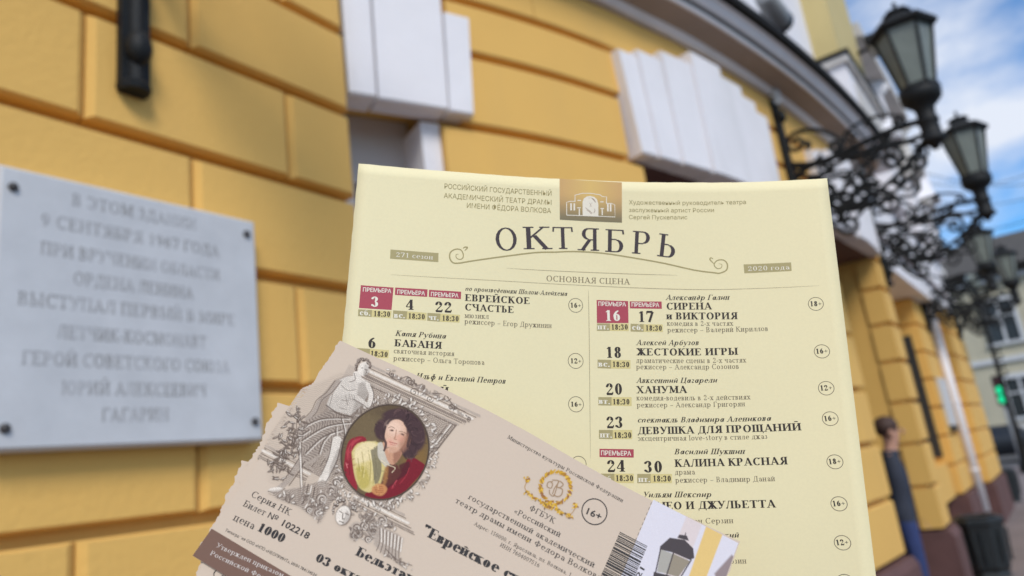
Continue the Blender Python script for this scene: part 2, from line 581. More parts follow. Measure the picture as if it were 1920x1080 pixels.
# plinths
for x0, x1, y0 in ((5.58, 6.38, 0.63), (6.382, 7.48, 0.54)):
    wbox(x0, x1, y0, 1.3, -0.73, PB - 0.002, M['maroon'], 'wing_plinth', T)
wbox(3.99, 5.578, 0.93, 1.3, -0.73, PB - 0.002, M['maroon'], 'wing_plinth', T)
# tall dark opening in the cheek of the second pier
wbox(5.585, 5.60, 0.715, 0.80, -0.21, 0.60, M['wood'], 'dark_window', T)
wbox(4.9, 5.58, 0.70, 0.95, PB, -0.25, M['ochre'], 'low_wall', WG)
# entablature and upper storey of the wing
EN = empty('wing_entablature', (0, 0, 0), parent=T)
for nm, x0, x1, y0, z0, z1, mt in (
    ('frieze', 4.02, 7.44, 0.575, 0.856, 1.00, 'white'),
    ('bed_moulding', 4.0, 7.47, 0.545, 1.001, 1.03, 'white'),
    ('wall_band', 4.02, 7.44, 0.57, 1.031, 1.335, 'white')):
    wbox(x0, x1, y0, 1.3, z0, z1, M[mt], nm, EN)
UP = empty('upper_storey', (0, 0, 0), parent=T)
wbox(4.35, 7.0, 0.60, 1.4, 1.336, 2.20, M['white'], 'upper_wall', UP)
wbox(3.48, 4.34, 0.415, 0.75, 1.362, 1.655, M['white'], 'pedestal', UP)
wbox(3.46, 4.37, 0.395, 0.75, 1.656, 1.692, M['greywhite'], 'pedestal_cap', UP)
wbox(3.45, 4.38, 0.385, 0.75, 1.693, 1.712, M['flash'], 'cap_flashing', UP)
wbox(3.52, 4.30, 0.43, 0.75, 1.713, 4.6, M['ochre2'], 'pilaster', UP)
wbox(3.6, 4.22, 0.407, 0.414, 1.42, 1.60, M['greywhite'], 'pedestal_panel', UP)
for x0, mm_ in ((4.95, 'white'), (5.85, 'greywhite'), (6.75, 'white')):
    wbox(x0, x0 + .42, 0.50, 0.599, 1.336, 1.75, M['white'], 'pedestal', UP)
    wbox(x0 - .04, x0 + .46, 0.465, 0.599, 1.751, 1.80, M['greywhite'], 'pedestal_cap', UP)
    b = MB(); b.lathe([(.20 * D, 0), (.20 * D, .1), (.165 * D, .16), (.155 * D, .5), (.15 * D, .80), (.2 * D, .90)], ((x0 + .21) * D, .60 * D, Z(1.801)), 20)
    b.build('column', M[mm_], UP, True)
wbox(4.36, 5.95, 0.40, 1.4, 2.202, 2.29, M['greywhite'], 'upper_cornice', UP)
# iron frame of the balcony light that shows above the wing
# ---------------- white downpipe and notice on the wing
dp = empty('downpipe', (6.18 * D, 0.62 * D, 0)); tag(dp, 'pale downpipe running down the wing beside the far pier', 'downpipe')
b = MB(); b.tube([(6.18 * D, 0.625 * D, 0.25), (6.18 * D, 0.625 * D, Z(1.03))], 0.075, 12); b.build('pipe', M['white'], dp, True)
for zz in (0.9, 2.0, 3.1):
    b = MB(); b.lathe([(0.083, -0.02), (0.083, 0.02)], (6.18 * D, 0.625 * D, zz), 12); b.build('pipe_clip', M['white'], dp)
nb = empty('notice_board', (5.9 * D, 0.64 * D, Z(-0.02))); tag(nb, 'pale notice board with a dark lower edge on the wing wall beside the downpipe', 'notice board')
b = MB(); b.box(5.72 * D, 6.06 * D, 0.635 * D, 0.653 * D, Z(-0.02), Z(0.30)); b.build('board', M['pale'], nb)
b = MB(); b.box(5.78 * D, 6.0 * D, 0.628 * D, 0.653 * D, Z(-0.06), Z(-0.024)); b.build('lower_edge', M['bin'], nb)

# ================================================================ plaque
PL_ = empty('memorial_plaque', (0.50 * NS * D, 0.99 * NS * D, Z(0.104 * NS)))
tag(PL_, 'pale grey marble plaque with worn engraved lines bolted to the near yellow wall', 'plaque')
px0, px1, pz0, pz1 = 0.322, 0.682, 0.104, 0.454      # in units of the near wall
b = MB()
c_ = 0.004
v = []
for i, y in ((c_, 0.966), (0, 0.966 + c_), (0, 0.9985)):
    v += [(px0 + i, y, pz0 + i), (px1 - i, y, pz0 + i), (px1 - i, y, pz1 - i), (px0 + i, y, pz1 - i)]
f = [(0, 1, 2, 3)]
for k in (0, 4):
    for j in range(4):
        j2 = (j + 1) % 4; f.append((k + j, k + 4 + j, k + 4 + j2, k + j2))
f.append((11, 10, 9, 8))
b.add([(p[0] * NS * D, p[1] * NS * D, Z(p[2] * NS)) for p in v], f).build('slab', M['marble'], PL_)
for x, z in ((0.337, 0.4262), (0.6646, 0.429), (0.340, 0.1295), (0.6665, 0.1323)):
    b = MB(); n = 12
    for k in range(5):
        pass
    b.lathe([(0.0125, 0), (0.0125, 0.005), (0.009, 0.010), (0.003, 0.012)], (0, 0, 0), n)
    o = b.build('bolt', M['bolt'], None, True)
    o.parent = PL_
    o.rotation_euler = (math.pi / 2, 0, 0)
    o.location = (x * NS * D - 0.50 * NS * D, 0.966 * NS * D - 0.99 * NS * D - 0.001, Z(z * NS) - Z(0.104 * NS))

# ---------------------------------------------------------------- printed matter: text, corners in mm on the sheets
PT = [
    ('РОССИЙСКИЙ ГОСУДАРСТВЕННЫЙ', 38.09, 8.44, 86.46, 8.45, 2.32, 's', 'olive'),
    ('АКАДЕМИЧЕСКИЙ ТЕАТР ДРАМЫ', 37.99, 12.95, 86.49, 12.76, 2.3, 's', 'olive'),
    ('ИМЕНИ ФЁДОРА ВОЛКОВА', 48.4, 16.79, 86.29, 16.73, 2.29, 's', 'olive'),
    ('Художественный руководитель театра', 122.02, 10.88, 174.6, 10.68, 1.93, 's', 'olive'),
    ('заслуженный артист России', 121.97, 14.55, 160.37, 14.26, 1.91, 's', 'olive'),
    ('Сергей Пускепалис', 121.92, 17.96, 148.32, 17.66, 1.9, 's', 'olive'),
    ('О', 61.45, 35.93, 72.1, 35.0, 10.65, 't', 'dark'),
    ('К', 74.0, 34.34, 86.68, 33.5, 10.45, 't', 'dark'),
    ('Т', 87.16, 33.38, 96.79, 32.99, 10.22, 't', 'dark'),
    ('Я', 98.47, 33.4, 108.36, 33.36, 10.49, 't', 'dark'),
    ('Б', 110.77, 33.64, 120.16, 33.83, 10.63, 't', 'dark'),
    ('Р', 122.8, 34.01, 131.66, 34.56, 10.64, 't', 'dark'),
    ('Ь', 134.04, 35.02, 143.05, 36.16, 10.76, 't', 'dark'),
    ('271 сезон', 18.82, 42.14, 34.68, 42.07, 2.07, 'r', 'pale'),
    ('2020 года', 173.58, 42.16, 190.99, 42.14, 2.08, 'r', 'pale'),
    ('ОСНОВНАЯ СЦЕНА', 84.44, 48.31, 121.83, 48.36, 2.56, 'r', 'brown'),
    ('ПРЕМЬЕРА', 6.39, 58.82, 17.97, 58.5, 1.71, 'S', 'pale'),
    ('ПРЕМЬЕРА', 20.47, 58.57, 32.02, 58.35, 1.72, 'S', 'pale'),
    ('ПРЕМЬЕРА', 34.57, 58.43, 46.27, 58.21, 1.73, 'S', 'pale'),
    ('3', 10.2, 65.16, 13.48, 64.95, 4.42, 'b', 'pale'),
    ('4', 24.32, 65.25, 27.76, 65.09, 4.44, 'b', 'black'),
    ('22', 36.47, 65.13, 43.81, 64.93, 4.46, 'b', 'black'),
    ('сб.', 5.88, 69.23, 10.31, 69.01, 2.41, 'b', 'pale'),
    ('18:30', 11.4, 69.22, 18.27, 68.92, 2.31, 'b', 'black'),
    ('вс.', 19.86, 69.19, 24.45, 68.98, 2.43, 'b', 'pale'),
    ('18:30', 25.51, 69.01, 32.56, 68.85, 2.32, 'b', 'black'),
    ('чт.', 34.19, 68.91, 38.44, 68.87, 2.44, 'b', 'pale'),
    ('18:30', 39.67, 68.9, 46.84, 68.71, 2.33, 'b', 'black'),
    ('по произведениям Шолом-Алейхема', 48.99, 54.94, 93.7, 54.55, 2.04, 'i', 'black'),
    ('ЕВРЕЙСКОЕ', 49.16, 59.45, 77.41, 59.08, 2.98, 'b', 'black'),
    ('СЧАСТЬЕ', 49.15, 63.62, 70.45, 63.43, 2.96, 'b', 'black'),
    ('мюзикл', 49.27, 66.95, 59.64, 66.69, 2.23, 'r', 'grey'),
    ('режиссер – Егор Дружинин', 49.25, 69.52, 87.14, 69.18, 2.23, 'r', 'grey'),
    ('16+', 95.19, 59.75, 100.16, 59.59, 2.22, 'b', 'black'),
    ('12+', 95.27, 84.19, 100.28, 84.05, 2.15, 'b', 'black'),
    ('16+', 95.45, 102.68, 100.4, 102.56, 2.09, 'b', 'black'),
    ('6', 10.04, 82.79, 13.41, 82.69, 4.5, 'b', 'black'),
    ('18:30', 11.31, 86.08, 18.35, 86.11, 2.23, 'b', 'black'),
    ('Катя Рубина', 20.75, 76.81, 41.53, 76.55, 2.29, 'i', 'black'),
    ('БАБАНЯ', 20.75, 81.26, 40.1, 81.0, 2.95, 'b', 'black'),
    ('святочная история', 20.57, 84.2, 45.56, 83.74, 2.1, 'r', 'grey'),
    ('режиссер – Ольга Торопова', 20.66, 87.33, 58.37, 86.68, 2.1, 'r', 'grey'),
    ('Ильф и Евгений Петров', 30.12, 94.19, 67.46, 94.23, 2.35, 'i', 'black'),
    ('Й', 40.51, 99.82, 43.79, 99.85, 2.88, 'b', 'black'),
    ('ПРЕМЬЕРА', 107.73, 58.41, 120.01, 58.3, 1.8, 'S', 'pale'),
    ('ПРЕМЬЕРА', 122.51, 58.29, 134.69, 58.32, 1.8, 'S', 'pale'),
    ('16', 110.39, 65.09, 117.59, 64.88, 4.76, 'b', 'pale'),
    ('17', 125.09, 65.15, 132.07, 65.07, 4.77, 'b', 'black'),
    ('пт.', 107.47, 68.95, 112.37, 68.79, 2.48, 'b', 'pale'),
    ('18:30', 113.31, 68.9, 120.79, 68.7, 2.37, 'b', 'black'),
    ('сб.', 122.48, 68.73, 127.51, 68.79, 2.49, 'b', 'pale'),
    ('18:30', 128.37, 68.92, 135.69, 68.92, 2.37, 'b', 'black'),
    ('Александр Галин', 137.58, 55.09, 165.01, 55.08, 2.34, 'i', 'black'),
    ('СИРЕНА', 137.79, 59.44, 157.42, 59.3, 3.07, 'b', 'black'),
    ('и ВИКТОРИЯ', 137.82, 63.73, 168.15, 63.81, 3.05, 'b', 'black'),
    ('комедия в 2-х частях', 137.91, 66.58, 166.23, 66.66, 2.14, 'r', 'grey'),
    ('режиссер – Валерий Кириллов', 137.95, 69.54, 180.42, 69.31, 2.2, 'r', 'grey'),
    ('18+', 197.58, 59.24, 202.19, 59.28, 2.25, 'b', 'black'),
    ('18', 110.73, 81.29, 117.84, 81.09, 4.77, 'b', 'black'),
    ('вс.', 107.72, 85.18, 112.75, 85.1, 2.43, 'b', 'pale'),
    ('18:30', 113.66, 85.19, 121.19, 85.13, 2.38, 'b', 'black'),
    ('Алексей Арбузов', 124.24, 75.37, 151.26, 75.09, 2.3, 'i', 'black'),
    ('ЖЕСТОКИЕ ИГРЫ', 124.36, 79.83, 167.56, 79.43, 3.03, 'b', 'black'),
    ('драматические сцены в 2-х частях', 124.12, 83.08, 170.73, 82.79, 2.16, 'r', 'grey'),
    ('режиссер – Александр Созонов', 124.07, 85.85, 167.68, 85.48, 2.15, 'r', 'grey'),
    ('16+', 198.03, 80.01, 202.6, 79.9, 2.19, 'b', 'black'),
    ('20', 110.73, 97.12, 118.09, 96.93, 4.78, 'b', 'black'),
    ('вт.', 107.82, 101.09, 112.71, 101.09, 2.38, 'b', 'pale'),
    ('18:30', 113.63, 101.25, 121.07, 101.07, 2.33, 'b', 'black'),
    ('Авксентий Цагарели', 123.98, 91.78, 158.21, 91.37, 2.25, 'i', 'black'),
    ('ХАНУМА', 124.09, 96.21, 145.55, 95.78, 3.01, 'b', 'black'),
    ('комедия-водевиль в 2-х действиях', 124.04, 99.22, 171.57, 98.55, 2.15, 'r', 'grey'),
    ('режиссер – Александр Григорян', 124.08, 102.2, 169.27, 101.44, 2.14, 'r', 'grey'),
    ('12+', 198.26, 95.58, 202.8, 95.43, 2.17, 'b', 'black'),
    ('23', 110.84, 111.09, 118.31, 110.91, 4.69, 'b', 'black'),
    ('пт.', 108.3, 115.21, 113.45, 115.08, 2.44, 'b', 'pale'),
    ('18:30', 114.02, 115.27, 121.69, 115.1, 2.39, 'b', 'black'),
    ('спектакль Владимира Аленикова', 124.16, 108.55, 178.87, 107.59, 2.23, 'i', 'black'),
    ('ДЕВУШКА ДЛЯ ПРОЩАНИЙ', 124.35, 113.45, 190.21, 111.67, 2.99, 'b', 'black'),
    ('эксцентричная love-story в стиле джаз', 124.3, 116.24, 177.26, 114.96, 2.1, 'r', 'grey'),
    ('16+', 198.6, 108.23, 202.96, 107.91, 2.16, 'b', 'black'),
    ('ПРЕМЬЕРА', 108.58, 122.46, 121.38, 122.39, 1.8, 'S', 'pale'),
    ('24', 110.98, 129.13, 118.81, 128.96, 4.68, 'b', 'black'),
    ('30', 126.78, 129.13, 134.51, 128.99, 4.68, 'b', 'black'),
    ('сб.', 109.19, 133.23, 113.92, 133.13, 2.37, 'b', 'pale'),
    ('18:30', 114.58, 132.9, 122.15, 132.74, 2.38, 'b', 'black'),
    ('пт.', 124.38, 133.07, 129.31, 132.98, 2.38, 'b', 'pale'),
    ('18:30', 130.23, 132.74, 137.89, 132.62, 2.38, 'b', 'black'),
    ('Василий Шукшин', 139.44, 121.51, 167.94, 121.13, 2.25, 'i', 'black'),
    ('КАЛИНА КРАСНАЯ', 139.64, 126.66, 184.1, 125.36, 3.03, 'b', 'black'),
    ('драма', 139.55, 129.85, 147.83, 129.62, 2.17, 'r', 'grey'),
    ('режиссер – Владимир Данай', 139.61, 133.08, 179.03, 132.03, 2.14, 'r', 'grey'),
    ('18+', 198.68, 125.46, 203.09, 125.15, 2.14, 'b', 'black'),
    ('Уильям Шекспир', 125.9, 139.24, 153.91, 138.65, 2.25, 'i', 'black'),
    ('РОМЕО И ДЖУЛЬЕТТА', 124.72, 144.25, 178.53, 142.41, 3.01, 'b', 'black'),
    ('режиссер – Семен Серзин', 121.74, 150.22, 162.29, 148.78, 2.17, 'r', 'grey'),
    ('16+', 198.61, 141.76, 202.99, 141.41, 2.11, 'b', 'black'),
    ('ский', 156.74, 154.85, 163.95, 154.38, 2.23, 'i', 'black'),
    ('Серзин', 156.31, 164.62, 166.47, 164.19, 2.14, 'r', 'grey'),
    ('12+', 198.47, 156.42, 202.75, 155.99, 2.08, 'b', 'black'),
]
TT = [
    ('Серия НК', 5.39, 67.09, 21.71, 66.19, 2.24, 'r', 'black'),
    ('Билет', 4.87, 71.13, 13.9, 70.44, 2.23, 'r', 'black'),
    ('№', 15.18, 70.34, 18.92, 70.05, 1.95, 's', 'black'),
    ('102218', 21.24, 70.29, 32.24, 69.88, 2.18, 'S', 'black'),
    ('цена', 4.79, 76.72, 13.28, 76.09, 2.45, 'r', 'black'),
    ('1000', 14.35, 75.74, 25.15, 75.0, 2.95, 'B', 'black'),
    ('Типография ООО «НПО «НЕОПРИНТ», ИНН 784134534', 4.69, 81.13, 41.9, 78.88, 0.95, 's', 'black'),
    ('Утвержден приказом', 5.26, 86.9, 31.88, 84.39, 1.51, 'r', 'pale'),
    ('Российской Федерации', 4.96, 89.94, 36.18, 87.16, 1.49, 'r', 'pale'),
    ('03 октября', 38.54, 74.64, 65.0, 72.91, 2.79, 'B', 'black'),
    ('Бельэтаж', 50.03, 66.53, 72.72, 65.24, 3.1, 'B', 'black'),
    ('”Еврейское', 66.66, 49.67, 96.85, 48.75, 3.48, 'B', 'black'),
    ('счастье”', 98.9, 48.66, 122.77, 47.93, 3.33, 'B', 'black'),
    ('Министерство культуры Российской Федерации', 77.76, 4.82, 126.0, 6.47, 1.41, 'r', 'black'),
    ('ФГБУК', 96.83, 24.51, 107.09, 24.75, 1.99, 'r', 'black'),
    ('«Российский', 92.45, 28.07, 111.01, 28.03, 1.97, 'r', 'black'),
    ('государственный академический', 75.56, 31.27, 126.0, 31.67, 1.95, 'r', 'black'),
    ('театр драмы имени Федора Волкова', 72.0, 34.63, 129.86, 34.46, 1.93, 'r', 'black'),
    ('Адрес: 150000, г. Ярославль, пл. Волкова, 1', 81.89, 38.36, 120.11, 38.08, 1.31, 'r', 'black'),
    ('ИНН 7604007516', 93.47, 40.51, 108.9, 40.5, 1.35, 'r', 'black'),
    ('16+', 115.92, 16.21, 121.37, 15.88, 2.3, 'S', 'black'),
    ('21', 141.65, 27.72, 142.01, 23.8, 1.69, 'S', 'black'),
]
PQ = [
    ('gold', [90.11, -0.11], [118.87, 0.43], [118.69, 19.79], [90.36, 19.56]),
    ('olivebox', [16.42, 39.08], [36.88, 38.89], [36.97, 43.0], [16.54, 43.23]),
    ('olivebox', [171.99, 39.12], [191.75, 38.96], [191.69, 42.89], [172.1, 43.2]),
    ('red', [5.39, 56.16], [18.78, 56.0], [18.6, 65.88], [5.37, 66.16]),
    ('red', [19.49, 55.93], [32.99, 55.6], [33.02, 58.96], [19.54, 59.21]),
    ('red', [33.65, 55.73], [47.34, 55.52], [47.35, 58.84], [33.69, 58.9]),
    ('red', [106.98, 55.83], [120.99, 55.9], [121.02, 65.74], [107.06, 66.15]),
    ('red', [121.72, 56.0], [135.82, 55.81], [135.84, 59.1], [121.72, 59.19]),
    ('red', [107.91, 119.87], [122.48, 119.73], [122.43, 123.18], [107.89, 123.28]),
    ('olivebox', [5.16, 66.76], [10.67, 66.56], [10.73, 69.55], [5.28, 69.67]),
    ('lightbox', [10.67, 66.56], [18.63, 66.35], [18.56, 69.41], [10.73, 69.55]),
    ('olivebox', [19.26, 65.99], [25.06, 65.91], [25.0, 69.44], [19.38, 69.5]),
    ('lightbox', [25.06, 65.91], [33.22, 65.96], [33.09, 69.28], [25.0, 69.44]),
    ('olivebox', [33.5, 65.94], [38.97, 65.85], [38.86, 69.4], [33.54, 69.36]),
    ('lightbox', [38.97, 65.85], [47.29, 65.78], [47.13, 69.22], [38.86, 69.4]),
    ('olivebox', [5.64, 83.21], [11.12, 83.12], [11.17, 86.69], [5.7, 86.66]),
    ('lightbox', [11.12, 83.12], [18.69, 83.1], [18.59, 86.48], [11.17, 86.69]),
    ('olivebox', [107.06, 66.34], [112.84, 66.15], [112.81, 69.42], [107.04, 69.6]),
    ('lightbox', [112.84, 66.15], [121.15, 65.92], [121.11, 69.31], [112.81, 69.42]),
    ('olivebox', [121.95, 66.02], [127.7, 66.09], [127.64, 69.5], [121.9, 69.48]),
    ('lightbox', [127.7, 66.09], [136.06, 66.1], [135.98, 69.42], [127.64, 69.5]),
    ('olivebox', [107.29, 82.19], [113.19, 82.15], [113.16, 85.94], [107.27, 85.88]),
    ('lightbox', [113.19, 82.15], [121.67, 82.04], [121.62, 85.79], [113.16, 85.94]),
    ('olivebox', [107.54, 98.3], [113.24, 98.14], [113.21, 101.73], [107.52, 101.78]),
    ('lightbox', [113.24, 98.14], [121.92, 97.93], [121.87, 101.78], [113.21, 101.73]),
    ('olivebox', [107.72, 112.06], [113.64, 111.91], [113.61, 115.76], [107.7, 115.78]),
    ('lightbox', [113.64, 111.91], [121.97, 111.72], [121.91, 115.58], [113.61, 115.76]),
    ('olivebox', [108.31, 130.01], [114.18, 129.88], [114.14, 133.68], [108.29, 133.68]),
    ('lightbox', [114.18, 129.88], [122.39, 129.71], [122.33, 133.6], [114.14, 133.68]),
    ('olivebox', [123.81, 129.81], [129.44, 129.71], [129.37, 133.45], [123.74, 133.55]),
    ('lightbox', [129.44, 129.71], [138.33, 129.56], [138.22, 133.3], [129.37, 133.45]),
]
PL = [
    ('thin', 0.21, [[66.83, 43.56], [88.2, 43.49], [114.53, 43.48], [143.06, 43.79]]),
    ('thin', 0.2, [[17.34, 50.39], [59.94, 49.48], [88.25, 49.44], [102.55, 49.51], [126.37, 49.86], [154.49, 50.37], [179.33, 50.26], [202.0, 50.17]]),
    ('thin', 0.24, [[103.26, 51.3], [103.54, 64.93], [103.77, 88.25], [104.03, 124.03]]),
    ('swirl', 0.61, [[47.48, 35.93], [48.04, 35.27], [49.2, 35.18], [49.11, 35.8], [48.1, 36.86]]),
    ('swirl', 0.65, [[45.61, 38.78], [44.57, 38.86], [44.63, 40.32], [46.05, 41.06], [47.41, 40.34], [47.63, 38.62], [46.46, 36.63], [44.13, 36.52], [42.01, 38.16], [41.85, 40.79], [43.31, 42.77], [46.11, 42.71], [50.6, 41.56], [61.77, 39.02], [78.8, 35.64], [88.13, 34.86], [96.55, 34.13], [109.2, 34.31], [123.25, 36.05], [137.06, 38.31], [150.73, 41.47], [159.41, 42.74], [161.48, 42.98], [164.52, 41.61], [165.03, 38.77], [163.44, 36.91], [160.75, 37.09], [159.3, 39.02], [160.58, 40.81], [162.28, 40.49], [162.67, 39.07], [161.35, 38.53]]),
    ('swirl', 0.56, [[159.36, 38.68], [158.36, 37.58], [157.59, 36.49], [158.09, 35.78], [159.09, 36.36]]),
]
PC = [
    (97.65, 58.64, 3.13),
    (97.69, 83.1, 3.27),
    (97.87, 101.63, 3.23),
    (99.04, 126.34, 3.17),
    (199.95, 58.26, 2.89),
    (200.4, 79.05, 2.85),
    (200.57, 94.65, 2.83),
    (200.87, 107.2, 2.8),
    (200.94, 124.47, 2.76),
    (200.85, 140.74, 2.72),
    (200.65, 155.38, 2.69),
    (200.21, 169.7, 2.71),
]
TC = [
    (118.29, 14.13, 4.54),
]
TH = [3.4821955, -3.4994682, 639.68599, 1.5647479, 2.9048215, 636.14919, -0.00068538414, -0.0014023223]
PLQ = [
    ('В ЭТОМ ЗДАНИИ', 0.4051, 0.5795, 0.4183),
    ('9 СЕНТЯБРЯ 1967 ГОДА', 0.3695, 0.616, 0.3824),
    ('ПРИ ВРУЧЕНИИ ОБЛАСТИ', 0.3701, 0.6158, 0.3449),
    ('ОРДЕНА ЛЕНИНА', 0.4093, 0.5723, 0.3107),
    ('ВЫСТУПАЛ ПЕРВЫЙ В МИРЕ', 0.3473, 0.6386, 0.2769),
    ('ЛЕТЧИК-КОСМОНАВТ', 0.3924, 0.5915, 0.2392),
    ('ГЕРОЙ СОВЕТСКОГО СОЮЗА', 0.3544, 0.6271, 0.2043),
    ('ЮРИЙ АЛЕКСЕЕВИЧ', 0.3989, 0.5897, 0.1692),
    ('ГАГАРИН', 0.4462, 0.5344, 0.1357),
]
# ================================================================ serif lettering drawn stroke by stroke
# v x y0 y1 ends : stem      h x0 x1 y : hairline      n/k x0 y0 x1 y1 : thin / thick diagonal
# a cx cy rx ry a0 a1 : arc  s x y : serif             p x y : dot       u x y : ball end
GL = {}


def g_(ch, w, s): GL[ch] = (w, s)


g_('А', .78, "n .38 1 .11 0;k .37 1 .68 0;h .2 .56 .32;s .11 0;s .68 0")
g_('Б', .68, "v .16 0 1;h .16 .58 1;n .58 1 .6 .8;h .16 .38 .56;a .38 .28 .21 .28 90 -90;h .16 .38 0")
g_('В', .70, "v .16 0 1;h .16 .36 1;a .36 .76 .19 .24 90 -90;h .16 .38 .52;a .38 .26 .23 .26 90 -90;h .16 .38 0")
g_('Г', .62, "v .16 0 1 b;h .16 .56 1;n .56 1 .58 .78")
g_('Д', .80, "n .32 1 .18 0;v .62 0 1;h .3 .62 1;h .03 .76 0;n .04 0 .03 -.2;n .75 0 .76 -.2")
g_('Е', .68, "v .16 0 1;h .16 .56 1;n .56 1 .58 .8;h .16 .42 .52;n .42 .63 .42 .41;h .16 .58 0;n .58 0 .61 .22")
g_('Ё', .68, GL['Е'][1] + ";p .28 1.2;p .47 1.2")
g_('Ж', 1.0, "v .5 0 1;k .14 1 .46 .5;k .44 .5 .13 0;n .86 1 .54 .5;k .56 .5 .88 0;s .13 0;s .88 0;s .14 1;s .86 1")
g_('З', .6, "a .27 .75 .2 .25 150 -90;a .27 .27 .25 .27 90 -150")
g_('И', .84, "v .16 0 1;v .66 0 1;n .18 .06 .64 .94")
g_('Й', .84, GL['И'][1] + ";a .41 1.27 .13 .1 180 360")
g_('К', .76, "v .16 0 1;n .2 .5 .58 1;k .32 .6 .64 0;s .60 1;s .65 0")
g_('Л', .78, "n .3 1 .15 .08;u .1 .06;v .61 0 1;h .3 .61 1")
g_('М', .98, "v .82 0 1;n .15 0 .18 1;s .15 0;k .19 1 .48 .08;n .48 .08 .80 1;s .15 1")
g_('Н', .84, "v .16 0 1;v .66 0 1;h .16 .66 .52")
g_('О', .86, "a .43 .5 .37 .51 0 360")
g_('П', .84, "v .16 0 1;v .66 0 1;h .16 .66 1")
g_('Р', .68, "v .16 0 1;h .16 .38 1;a .38 .73 .22 .27 90 -90;h .16 .38 .46")
g_('С', .76, "a .43 .5 .37 .51 42 318;n .68 .84 .69 1")
g_('Т', .74, "v .37 0 1 b;h .05 .69 1;n .05 1 .04 .78;n .69 1 .70 .78")
g_('У', .72, "k .1 1 .40 .34;n .64 1 .34 .14;n .34 .14 .2 .02;u .17 .06;s .1 1;s .64 1")
g_('Ф', .88, "v .44 -.02 1.02;a .44 .5 .36 .3 0 360")
g_('Х', .78, "k .14 1 .64 0;n .62 1 .14 0;s .14 1;s .62 1;s .14 0;s .65 0")
g_('Ц', .86, "v .16 0 1;v .66 0 1;h .16 .82 0;n .82 0 .83 -.2")
g_('Ч', .8, "v .16 .68 1 t;a .36 .68 .2 .2 180 270;h .36 .62 .48;v .62 0 1")
g_('Ш', 1.06, "v .16 0 1;v .53 0 1;v .9 0 1;h .16 .9 0")
g_('Щ', 1.1, "v .16 0 1;v .53 0 1;v .9 0 1;h .16 1.04 0;n 1.04 0 1.05 -.2")
g_('Ъ', .8, "h .04 .3 1;v .3 0 1;h .3 .5 .55;a .5 .275 .2 .275 90 -90;h .3 .5 0")
g_('Ы', .96, "v .16 0 1;h .16 .34 .55;a .34 .275 .2 .275 90 -90;h .16 .34 0;v .78 0 1")
g_('Ь', .66, "v .16 0 1;h .16 .36 .55;a .36 .275 .21 .275 90 -90;h .16 .36 0")
g_('Э', .76, "a .33 .5 .36 .51 138 -138;h .3 .68 .52;n .08 .84 .07 1")
g_('Ю', 1.12, "v .16 0 1;h .16 .4 .52;a .72 .5 .32 .51 0 360")
g_('Я', .76, "v .6 0 1;h .38 .6 1;a .38 .74 .22 .26 90 270;h .38 .6 .48;k .42 .48 .16 0;s .14 0")
XH = 0.68
for c_ in "вгджзийклмнптцчшщъыьэюяох":
    U = c_.upper()
    g_(c_, GL[U][0] * XH * 1.06, ('X', GL[U][1]))
g_('с', GL['С'][0] * XH, ('X', "a .43 .5 .37 .51 42 318;u .66 .8"))
g_('а', .56, "v .44 .04 .46 -;a .27 .46 .17 .22 0 150;u .12 .55;a .28 .2 .17 .2 75 360;n .44 .06 .54 .02")
g_('б', .62, "a .32 .32 .25 .33 0 360;n .07 .36 .14 .72;n .14 .72 .3 .9;h .3 .5 .93")
g_('е', .58, "a .31 .34 .25 .35 0 312;h .07 .56 .38")
g_('ё', .58, GL['е'][1] + ";p .22 .86;p .4 .86")
g_('р', .66, "v .14 -.3 .66;a .35 .33 .25 .34 0 360")
g_('у', .6, "k .08 .66 .32 .06;n .54 .66 .24 -.24;u .15 -.26;s .08 .66;s .54 .66")
g_('ф', .8, "v .4 -.3 .95;a .4 .33 .33 .34 0 360")
g_('0', .6, "a .3 .5 .24 .51 0 360")
g_('1', .6, "v .33 0 1 b;n .33 .98 .14 .82")
g_('2', .6, "a .29 .74 .2 .26 165 -20;n .48 .64 .08 .06;k .08 .05 .52 .05;n .52 .04 .54 .24;u .12 .74")
g_('3', .6, "a .27 .76 .19 .24 150 -90;a .27 .26 .23 .27 90 -150;u .1 .82;u .09 .16")
g_('4', .6, "v .4 0 1 b;n .38 .98 .05 .3;h .05 .56 .28")
g_('5', .6, "n .14 1 .12 .5;k .14 .95 .5 .95;a .28 .32 .23 .32 130 -150;u .09 .14")
g_('6', .6, "a .31 .32 .23 .33 0 360;a .56 .4 .5 .6 105 180")
g_('7', .6, "k .08 .95 .54 .95;n .08 1 .08 .74;k .54 .94 .26 0")
g_('8', .6, "a .3 .75 .18 .25 0 360;a .3 .26 .23 .27 0 360")
g_('9', .6, "a .29 .68 .23 .33 0 360;a .04 .6 .5 .6 -75 0")
g_(':', .3, "p .15 .08;p .15 .58")
g_('.', .28, "p .12 .06")
g_(',', .28, "p .12 .06;n .15 .04 .08 -.14")
g_('–', .6, "h .05 .55 .34")
g_('-', .36, "h .04 .32 .34;h .04 .32 .37")
g_('+', .6, "h .05 .55 .42;n .3 .17 .3 .67")
g_('«', .5, "n .26 .56 .08 .33;n .08 .33 .26 .1;n .44 .56 .26 .33;n .26 .33 .44 .1")
g_('»', .5, "n .08 .56 .26 .33;n .26 .33 .08 .1;n .26 .56 .44 .33;n .44 .33 .26 .1")
g_('”', .5, "p .15 .95;n .18 .93 .1 .74;p .36 .95;n .39 .93 .31 .74")
g_('l', .32, "v .16 0 1")
g_('o', .6, "a .3 .33 .25 .34 0 360")
g_('v', .58, "k .08 .66 .3 0;n .52 .66 .3 0;s .08 .66;s .52 .66")
g_('e', .58, GL['е'][1])
g_('s', .48, "a .24 .5 .14 .16 40 270;a .24 .17 .16 .17 90 -140")
